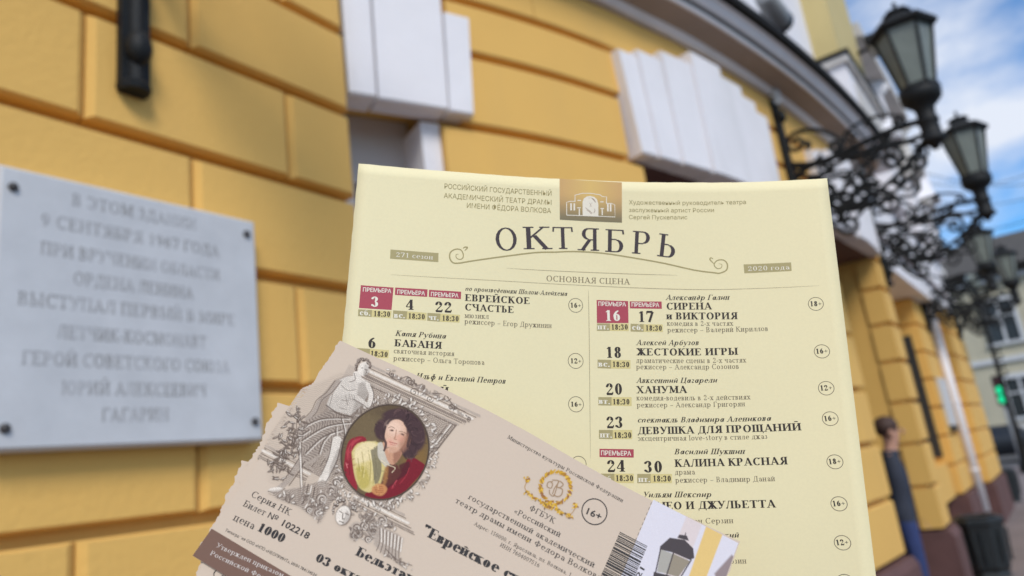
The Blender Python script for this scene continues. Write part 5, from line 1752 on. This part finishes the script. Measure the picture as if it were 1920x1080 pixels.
def make_lantern():
    root = empty('wall_lantern', (0, 0, 0))
    zt = 0.36 * D; zb = -0.25 * D          # top and foot of the wall post, about the stem foot
    b = MB(); b.box(0.0, 0.035, -0.05, 0.05, zb, zt - .06)
    b.tube([(0.03, 0, zb + .02), (0.03, 0, zt - .05)], 0.03, 8)
    b.lathe([(0.052, 0), (0.058, 0.02), (0.03, 0.05)], (0.02, 0, zb - .02), 10)
    b.build('wall_post', M['iron'], root, off=LOCAL)
    b = MB(); b.ball((0.04, 0, zt), 0.055, 12); b.lathe([(.045, 0), (.03, .02), (.05, .04)], (0.04, 0, zt - .1), 10); b.build('post_knob', M['pale'], root, True, off=LOCAL)
    for z_ in (zb + .14, zb + .42, zt - .22):
        b = MB(); b.ball((0.055, 0, z_), .045, 10, 1.5); b.build('post_boss', M['iron'], root, True, off=LOCAL)
    A = ARM
    iron(root, 'arm', bez((0.03, .16), (A * .3, -.04), (A * .6, .20), (A, .10), 18), 0.026)
    iron(root, 'arm', bez((0.03, .02), (A * .35, .18), (A * .6, -.06), (A, .0), 18), 0.021)
    S = []
    S.append(cscroll(A * .22, -.20, .13, A * .72, -.10, .10, 1))
    S.append(cscroll(A * .34, -.30, .11, A * .80, -.20, .085, -1))
    S.append(cscroll(.115, -.30, .06, A * .36, -.34, .07, 1))
    S.append(cscroll(A * .18, -.10, .09, A * .50, -.30, .11, -1))
    S.append(cscroll(A * .60, -.02, .07, A * .90, -.14, .06, 1))
    S.append(cscroll(A * .40, .10, .05, A * .66, .06, .05, -1))
    S.append(cscroll(.13, .32, .095, A * .38, .17, .07, 1))
    S.append(cscroll(A * .50, .20, .06, A * .82, .17, .055, 1))
    S.append(cscroll(.11, -.05, .08, .14, -.33, .07, -1))
    S.append(bez((0.03, -.34), (A * .35, -.46), (A * .72, -.34), (A * .96, -.03), 16))
    S.append(bez((0.03, -.30), (A * .35, -.34), (A * .5, -.05), (A * .75, .03), 14))
    S.append(cscroll(A * .30, -.40, .12, A * .62, -.46, .09, 1))
    S.append(cscroll(A * .24, -.20, .10, A * .34, -.52, .08, -1))
    S.append(cscroll(A * .52, -.14, .11, A * .78, -.36, .09, -1))
    S.append(bez((A * .16, -.05), (A * .62, .02), (A * .60, -.40), (A * .36, -.50), 14))
    S.append(bez((A * .20, -.10), (A * .52, -.02), (A * .50, -.34), (A * .28, -.42), 14))
    S.append(bez((A * .45, .0), (A * .86, -.02), (A * .84, -.36), (A * .58, -.42), 14))
    S.append(cscroll(A * .10, .10, .05, A * .30, .02, .05, -1))
    S.append(spiral(A * .88, -.20, .075, 60, 1.5))
    S.append(spiral(A * .55, -.24, .06, 200, -1.4))
    S.append(spiral(.30, .02, .06, 20, 1.5))
    for k, p in enumerate(S): iron(root, 'scroll', p, 0.0135 if k % 3 else 0.019)
    for (x, z_, a) in ((A * .33, -.24, 300), (A * .48, -.40, 20), (A * .60, -.30, 330), (A * .26, -.46, 60), (A * .72, -.34, 150), (A * .44, -.2, 200), (A * .2, .1, 40), (A * .5, .14, 300), (A * .36, -.13, 40), (A * .62, -.27, 200), (A * .25, -.36, 120), (A * .48, -.10, -30), (A * .7, .06, 70), (A * .42, -.30, 250), (.10, -.36, 230), (A * .86, -.08, 10), (.2, .22, 100), (A * .6, .24, 60)):
        b = MB()
        a = math.radians(a); L = .10
        pts = [(x + math.cos(a) * L * t + math.sin(a) * .03 * math.sin(t * 3.1), 0, z_ + math.sin(a) * L * t - math.cos(a) * .03 * math.sin(t * 3.1)) for t in [i / 6 for i in range(7)]]
        b.tube(pts, [.004, .022, .032, .03, .022, .012, .003], 6, 0.5)
        b.build('iron_leaf', M['iron'], root, True, off=LOCAL)
    # lantern on its stem
    b = MB(); b.lathe([(.012, -.15), (.035, -.135), (.035, -.115), (.06, -.10), (.092, -.085), (.095, -.06), (.074, -.045), (.068, .06), (.08, .08), (.08, .10), (.066, .12), (.072, .20), (.115, .24), (.145, .27), (.152, .335), (.14, .35), (.12, .355)], (A, 0, 0), 12)
    b.build('stem', M['iron'], root, True, off=LOCAL)
    n = 6; rot = math.radians(10)
    rb, rt, g0, g1 = .118, .215, .36, .875
    def ring(r, z_): return [(A + r * math.cos(rot + 2 * math.pi * k / n), r * math.sin(rot + 2 * math.pi * k / n), z_) for k in range(n)]
    lo, hi = ring(rb, g0), ring(rt, g1)
    for k in range(n):
        k2 = (k + 1) % n
        b = MB()
        f = .955
        q = [lo[k], lo[k2], hi[k2], hi[k]]
        cx = sum(p[0] for p in q) / 4; cy = sum(p[1] for p in q) / 4
        i_ = [((p[0] - A) * f + A, p[1] * f, p[2]) for p in q]; j_ = [((p[0] - A) * (f - .03) + A, p[1] * (f - .03), p[2]) for p in q]
        b.add(i_ + j_, [(0, 1, 2, 3), (7, 6, 5, 4), (0, 4, 5, 1), (1, 5, 6, 2), (2, 6, 7, 3), (3, 7, 4, 0)])
        b.build('glass_pane', M['frosted'], root, off=LOCAL)
        b = MB(); b.tube([lo[k], hi[k]], .0125, 6); b.build('glazing_bar', M['iron'], root, off=LOCAL)
    b = MB()
    b.lathe([(rb + .02, g0 - .02), (rb + .035, g0), (rb + .02, g0 + .03), (rb - .01, g0 + .03)], (A, 0, 0), n, rot); b.build('lower_rim', M['iron'], root, off=LOCAL)
    b = MB()
    b.lathe([(rt - .02, g1 - .015), (rt + .03, g1 - .01), (rt + .05, g1 + .02), (rt + .035, g1 + .05), (rt * .80, g1 + .085), (rt * .50, g1 + .12), (rt * .42, g1 + .125), (rt * .42, g1 + .16), (rt * .52, g1 + .17), (rt * .50, g1 + .185), (rt * .25, g1 + .20), (.02, g1 + .21), (.012, g1 + .24), (.02, g1 + .255), (.004, g1 + .29)], (A, 0, 0), n, rot)
    b.build('roof', M['iron'], root, off=LOCAL)
    return root


ZS = H + 0.873 * D
lan = make_lantern()
spots = []
for (wx, wy, nx, ny, lab) in (
        (0.4975, 0.998, 0, -1, 'nearest black iron lantern bracket, only its foot showing at the top edge above the plaque'),
        (2.585, 0.573, -0.08, -1, 'largest black wall lantern, on the bowed wall against the pale sky'),
        (3.74, 0.52, 0, -1, 'second black wall lantern, right behind and below the largest one'),
        (6.02, 0.652, 0, -1, 'third black wall lantern, small, its roof against the blue gap of sky'),
        (7.05, 0.558, 0, -1, 'farthest black wall lantern, in front of the dark roof over the street')):
    o = lan if not spots else copy_tree(lan)
    o.location = (wx * D, wy * D, ZS + (.02 if wx > 1 else .03))
    o.rotation_euler = (0, 0, math.atan2(ny, nx))
    if wx < 1:
        o.location = (wx * NS * D, wy * NS * D, H + (ZS + .03 - H) * NS); o.scale = (NS,) * 3
    tag(o, lab, 'wall lantern', 'iron wall lanterns along the theatre front')
    spots.append(o)

# the nearest bracket keeps only its upper scrolls
for ch_ in list(lan.children):
    if ch_.name.startswith(('scroll', 'iron_leaf')) and min(v.co.z for v in ch_.data.vertices) < -.27:
        bpy.data.objects.remove(ch_)

# flat floodlight on the face of the upper pilaster
f2 = empty('floodlight', (0, 0, 0)); tag(f2, 'flat dark rimmed floodlight on the yellow pilaster behind the largest lantern', 'floodlight')
fx0, fy0, fz0 = 4.22 * D, 0.43 * D, Z(2.03)
b = MB(); b.tube([(fx0, fy0, fz0), (fx0, fy0 - .14, fz0 + .02)], .025, 8); b.build('mount', M['iron'], f2, True)
b = MB(); b.box(fx0 - .26, fx0 + .26, fy0 - .30, fy0 - .13, fz0 - .02, fz0 + .07); b.build('lamp_body', M['iron'], f2)
b = MB(); b.box(fx0 - .22, fx0 + .22, fy0 - .28, fy0 - .15, fz0 - .028, fz0 - .021); b.build('lamp_glass', M['pale'], f2)

# floodlight on the attic above the cornice
fl = empty('floodlight', (0, 0, 0)); tag(fl, 'grey floodlight on the white wall above the dark cornice edge', 'floodlight')
p = Vector(cyl(2.47, .10, 1.505)); q = Vector(cyl(2.47, -.02, 1.49))
b = MB(); b.tube([q, p], .03, 8); b.build('mount', M['grey'], fl, True)
b = MB(); b.tube([p + Vector((-.22, 0, .02)), p + Vector((-.2, 0, .02)), p + Vector((.12, 0, -.02)), p + Vector((.2, 0, -.03))], [.05, .08, .10, .09], 12); b.build('lamp_body', M['grey'], fl, True)
b = MB(); b.tube([p + Vector((.2, 0, -.03)), p + Vector((.23, 0, -.033))], [.105, .10], 12); b.build('lamp_glass', M['glass'], fl)
# ================================================================ person behind the bow
def skin_body(verts, edges, radii, root=0):
    me = bpy.data.meshes.new('person_body')
    me.from_pydata(verts, edges, [])
    o = bpy.data.objects.new('body', me); COL.objects.link(o)
    md = o.modifiers.new('skin', 'SKIN')
    for i, r in enumerate(radii):
        me.skin_vertices[0].data[i].radius = r if hasattr(r, '__len__') else (r, r)
    me.skin_vertices[0].data[root].use_root = True
    s = o.modifiers.new('sub', 'SUBSURF'); s.levels = 2; s.render_levels = 2
    dg = bpy.context.evaluated_depsgraph_get(); dg.update()
    m2 = bpy.data.meshes.new_from_object(o.evaluated_get(dg))
    bpy.data.objects.remove(o)
    m2.polygons.foreach_set('use_smooth', [True] * len(m2.polygons))
    return m2


per = empty('person', (3.27 * D, 0.60 * D, 0.0), math.radians(-78))
per.scale = (.97, .97, .985)
tag(per, 'person in dark navy jacket and blue jeans standing in the doorway beyond the bowed wall', 'person')
# local: +X is where the person looks
V_ = {}
vl = []; rl = []; el = []


def J(n, p, r, par=None):
    V_[n] = len(vl); vl.append(p); rl.append(r)
    if par is not None: el.append((V_[par], V_[n]))


J('pel', (0, 0, .95), (.125, .165)); J('wst', (0, 0, 1.08), (.105, .14), 'pel'); J('chs', (.01, 0, 1.30), (.12, .175), 'wst'); J('shl', (.0, 0, 1.45), (.085, .13), 'chs')
J('nck', (.02, 0, 1.53), (.058, .058), 'shl'); J('hd0', (.045, 0, 1.62), (.075, .07), 'nck'); J('hd1', (.05, 0, 1.72), (.098, .08), 'hd0'); J('hd2', (.04, 0, 1.79), (.07, .062), 'hd1')
for s, n in ((1, 'l'), (-1, 'r')):
    J('sh' + n, (0, .19 * s, 1.42), (.062, .062), 'shl'); J('el' + n, (-.02, .25 * s, 1.14), (.045, .045), 'sh' + n); J('wr' + n, (.10, .22 * s, .93), (.03, .03), 'el' + n); J('pa' + n, (.15, .21 * s, .87), (.034, .02), 'wr' + n)
    J('hp' + n, (0, .09 * s, .88), (.09, .09), 'pel'); J('kn' + n, (.02, .10 * s, .50), (.062, .062), 'hp' + n); J('an' + n, (0, .10 * s, .10), (.042, .042), 'kn' + n); J('to' + n, (.15, .11 * s, .04), (.04, .03), 'an' + n)
    for k in range(4):
        J('f%d' % k + n, (.185 + .004 * (k == 1), .21 * s + (k - 1.5) * .017, .825), (.0085, .0085), 'pa' + n); J('g%d' % k + n, (.19, .21 * s + (k - 1.5) * .016, .79 - .006 * (k in (1, 2))), (.0075, .0075), 'f%d' % k + n)
    J('th' + n, (.175, .21 * s - .035 * s, .86), (.01, .01), 'pa' + n); J('ti' + n, (.195, .21 * s - .045 * s, .835), (.009, .009), 'th' + n)
me = skin_body(vl, el, rl)
for m_ in ('skin', 'jacket', 'jeans', 'shoe'): me.materials.append(M[m_])
for p in me.polygons:
    c = p.center
    hand = c.x > .13 and c.z < .93 and c.z > .7
    p.material_index = 0 if (c.z > 1.50 or hand) else 1 if c.z > .90 else 2 if c.z > .11 else 3
o = bpy.data.objects.new('body', me); COL.objects.link(o); o.parent = per
b = MB(); b.ball((.022, 0, 1.745), .112, 14, .88); b.build('hair', M['hair'], per, True, off=LOCAL)
b = MB()
b.tube([(.145, 0, 1.71), (.165, 0, 1.672), (.15, 0, 1.66)], [.010, .016, .008], 8); b.build('nose', M['skin'], per, True, off=LOCAL)
for s in (1, -1):
    b = MB(); b.ball((.138, .032 * s, 1.705), .012, 8, .6); b.build('eye', M['hair'], per, True, off=LOCAL)
    b = MB(); b.ball((.05, .085 * s, 1.68), .026, 8, 1.3); b.build('ear', M['skin'], per, True, off=LOCAL)
b = MB(); b.tube([(.142, -.025, 1.632), (.15, 0, 1.63), (.142, .025, 1.632)], .006, 6); b.build('mouth', M['hair'], per, True, off=LOCAL)
b = MB(); b.lathe([(.075, 1.46), (.082, 1.50), (.075, 1.53)], (.005, 0, 0), 12); b.build('collar', M['jacket'], per, True, off=LOCAL)


def at(az, T_, hd):
    """point on the plan: bearing, tangent of elevation, distance in D"""
    d = dirv(az); return (d[0] * hd * D, d[1] * hd * D, H + T_ * hd * D)


# litter bin on the pavement
bx, by, _ = at(83.62, 0, 4.35)
bn = empty('litter_bin', (bx, by, 0), math.radians(6)); tag(bn, 'squat black litter bin standing on the pavement by the maroon plinth', 'litter bin')
b = MB()
prof = [(.17, .0), (.19, .02), (.175, .06), (.20, .12), (.225, .50), (.235, .56), (.25, .575), (.25, .61), (.22, .625), (.15, .63)]
b.lathe([(r * 1.12, z_) for r, z_ in prof], (0, 0, 0), 8, math.radians(22.5)); b.build('body', M['bin'], bn, off=LOCAL)
b = MB(); b.lathe([(.20, .631), (.21, .645), (.15, .65), (.14, .60)], (0, 0, 0), 8, math.radians(22.5)); b.build('rim', M['bin'], bn, off=LOCAL)
for k in range(8):
    a = math.radians(45 * k); b = MB()
    b.tube([(.232 * math.cos(a), .232 * math.sin(a), .16), (.252 * math.cos(a), .252 * math.sin(a), .5)], .014, 6); b.build('rib', M['bin'], bn, off=LOCAL)
bx, by, _ = at(85.9, 0, 7.9)
b2 = copy_tree(bn); b2.location = (bx, by, 0); b2.scale = (.7, .7, 1.0); tag(b2, 'narrow black bin by the far end of the theatre, at the picture edge', 'litter bin')
for r_ in (bn, b2): r_['group'] = 'black bins on the pavement'

# ================================================================ house across the street
FX = 19.5 * D
ht = empty('cream_house', (FX, 0, 0)); tag(ht, 'cream two storey house with white window surrounds and a brown roof across the street', 'house')


def fb(y0, y1, z0, z1, d0, d1, mt, name, parent=None):
    b = MB(); b.box(FX - d1, FX - d0, y0, y1, z0, z1); return b.build(name, mt, parent or ht)


fb(-16, 9, 0, 8.9, -9, 0, M['cream'], 'wall')
fb(-16.1, 9.1, 0, 1.2, 0.0, 0.10, M['greywhite'], 'socle')
fb(-16.1, 9.1, 4.25, 4.5, 0.002, 0.14, M['pale'], 'string_course')
fb(-16.3, 9.3, 8.35, 8.6, 0.002, 0.30, M['pale'], 'cornice')
fb(-16.3, 9.3, 8.602, 9.0, -8, 0.55, M['flash'], 'eaves')
b = MB()
b.add([(FX - .6, -16.4, 9.0), (FX - .6, 9.4, 9.0), (FX + 9.6, 9.4, 9.0), (FX + 9.6, -16.4, 9.0), (FX + 3.4, -14, 11.3), (FX + 3.4, 7, 11.3)], [(0, 4, 5, 1), (1, 5, 2), (2, 5, 4, 3), (3, 4, 0), (0, 1, 2, 3)])
b.build('roof', M['roof'], ht)
for yy in (-6, 3.5): fb(yy, yy + .8, 10.2, 12.0, -3.8, -3.0, M['greywhite'], 'chimney')


def window(yc, z0, w, h, sill=True):
    f = fb(yc - w / 2 - .18, yc - w / 2, z0 - .1, z0 + h + .1, 0.003, .12, M['pale'], 'window')
    b = MB()
    b.box(FX - .12, FX - .003, yc + w / 2, yc + w / 2 + .18, z0 - .1, z0 + h + .1)
    b.box(FX - .14, FX - .003, yc - w / 2 - .25, yc + w / 2 + .25, z0 + h + .101, z0 + h + .34)
    b.box(FX - .18, FX - .003, yc - w / 2 - .25, yc + w / 2 + .25, z0 - .25, z0 - .101)
    b.build('surround', M['pale'], f)
    b = MB(); b.box(FX - .02, FX - .004, yc - w / 2, yc + w / 2, z0 - .1, z0 + h + .1); b.build('pane', M['glass'], f)
    b = MB()
    b.box(FX - .07, FX - .021, yc - .06, yc + .06, z0 - .1, z0 + h + .1)
    b.box(FX - .066, FX - .021, yc - w / 2, yc - .061, z0 + h * .62, z0 + h * .62 + .08); b.box(FX - .066, FX - .021, yc + .061, yc + w / 2, z0 + h * .62, z0 + h * .62 + .08)
    b.build('frame', M['pale'], f)


for yc in (7.2, 4.6, 1.55, -1.6, -4.7, -7.8, -11):
    window(yc, 5.35, 1.25, 1.9)
    if yc not in (-1.6,): window(yc, 1.75 if yc > 1.6 else 1.6, 1.15, 1.7)
# dark shop porch at street level and a grey canopy
sg = empty('blue_sign', (FX - .3, -.9, 6)); tag(sg, 'small deep blue sign on the cream house at the picture edge', 'sign')
b = MB(); b.box(FX - .42, FX - .36, -1.3, -.62, 5.5, 6.6); b.build('panel', M['bluesign'], sg)
b = MB(); b.box(FX - .359, FX - .02, -.95, -.9, 6.1, 6.16); b.build('bracket', M['iron'], sg)
# parked cars, dark, in front of the house


def car(x, y, rz, m, label):
    r = empty('parked_car', (x, y, -.125), rz)
    tag(r, label, 'car', 'cars parked across the street')
    b = MB()
    sec = [(-2.1, .35, .75), (-2.0, .3, .98), (-1.2, .28, 1.02), (-.75, .28, 1.42), (.5, .28, 1.46), (1.15, .28, 1.0), (2.0, .3, .85), (2.15, .35, .6)]
    vs = []
    for x_, z0, z1 in sec:
        t = .62 if z1 > 1.2 else .80
        vs += [(x_, -.82, z0), (x_, -.86, min(z1, .9)), (x_, -t, z1), (x_, t, z1), (x_, .86, min(z1, .9)), (x_, .82, z0)]
    fs = []
    for i in range(len(sec) - 1):
        for j in range(6):
            j2 = (j + 1) % 6; fs.append((i * 6 + j, i * 6 + j2, (i + 1) * 6 + j2, (i + 1) * 6 + j))
    fs += [tuple(range(5, -1, -1)), tuple(len(vs) - 6 + j for j in range(6))]
    b.add(vs, fs).build('body', m, r, True, off=LOCAL)
    b = MB()
    for s in (1, -1): b.add([(-1.0, .80 * s, 1.02), (1.0, .80 * s, 1.02), (.45, .66 * s, 1.40), (-.72, .66 * s, 1.38)], [(0, 1, 2, 3)])
    b.add([(1.14, -.72, 1.04), (1.14, .72, 1.04), (.56, .58, 1.44), (.56, -.58, 1.44)], [(0, 1, 2, 3)])
    b.build('side_glass', M['glass'], r, off=LOCAL)
    for x_ in (-1.3, 1.35):
        for s in (1, -1):
            b = MB(); b.tube([(x_, .70 * s, .32), (x_, .87 * s, .32)], .32, 16); w_ = b.build('wheel', M['bin'], r, off=LOCAL)
            b = MB(); b.tube([(x_, .871 * s, .32), (x_, .885 * s, .32)], .18, 12); b.build('rim', M['grey'], w_, off=LOCAL)
    for s in (1, -1):
        b = MB(); b.ball((2.08, .6 * s, .68), .1, 8); b.build('headlight', M['pale'], r, True, off=LOCAL)
    return r


M['carpaint'] = mat('dark_car_paint', (0.02, 0.022, 0.026, 1), 0.3)
M['carpaint2'] = mat('maroon_car_paint', (0.07, 0.02, 0.02, 1), 0.3)
car(36.0, 2.6, math.radians(88), M['carpaint'], 'dark car parked below the cream house just right of the farthest pier')
car(36.6, -2.3, math.radians(91), M['carpaint2'], 'maroon car parked below the cream house at the picture edge')

# street lamp post with climbing ornaments, traffic light
x, y, _ = at(87.1, 0, 11.5)
lp = empty('lamp_post', (x, y, -.125)); tag(lp, 'slim grey iron lamp post with leafy knobs in front of the cream house', 'lamp post')
b = MB(); b.lathe([(.2, 0), (.2, .3), (.12, .5), (.075, 1.2), (.06, 3.4), (.045, 5.4), (.03, 5.5)], (x, y, -.125), 12); b.build('shaft', M['flash'], lp, True)
for k in range(5):
    b = MB(); zz = 2.55 + k * .24
    b.tube([(x, y - .02, zz), (x - .01, y - .16, zz + .04), (x, y - .2, zz + .14), (x, y - .12, zz + .16)], [.03, .035, .03, .015], 6); b.build('ornament', M['flash'], lp, True)
b = MB(); b.lathe([(.02, 5.5), (.14, 5.6), (.2, 5.85), (.14, 6.1), (.03, 6.16)], (x, y, -.125), 12); b.build('globe', M['frosted'], lp, True)
x, y, z0 = at(86.9, 0.026, 12.2)
tl = empty('traffic_light', (x, y, -.125)); tag(tl, 'traffic light showing green in front of the cream house', 'traffic light')
b = MB(); b.tube([(x + .02, y + .02, -.12), (x + .02, y + .02, z0 + .5)], .045, 10); b.build('mast', M['grey'], tl, True)
b = MB(); b.box(x - .14, x - .03, y - .16, y + .16, z0 - .42, z0 + .5); b.build('housing', M['bin'], tl)
for i, (dz, m_) in enumerate(((.34, 'redoff'), (.04, 'green'), (-.24, 'green'))):
    b = MB(); b.tube([(x - .141, y, z0 + dz), (x - .16, y, z0 + dz)], .125, 16); b.build('signal_lens', M[m_], tl)
# overhead wires
for i, (a0, t0, a1, t1) in enumerate(((86, .285, 93, .262), (86, .262, 93, .235), (86, .225, 93, .215), (86, .30, 93, .245))):
    w = MB(); P0 = Vector(at(a0, t0, 9)); P1 = Vector(at(a1, t1, 9))
    pts = [tuple(P0.lerp(P1, t / 16) - Vector((0, 0, .25 * math.sin(math.pi * t / 16)))) for t in range(17)]
    w.tube(pts, .009, 5)
    o = w.build('overhead_wire', M['iron']); tag(o, ['highest thin overhead wire crossing the blue sky', 'second overhead wire from the top in the blue sky', 'lowest overhead wire over the roof', 'steepest overhead wire, crossing the others'][i], 'wire', 'overhead wires above the street')
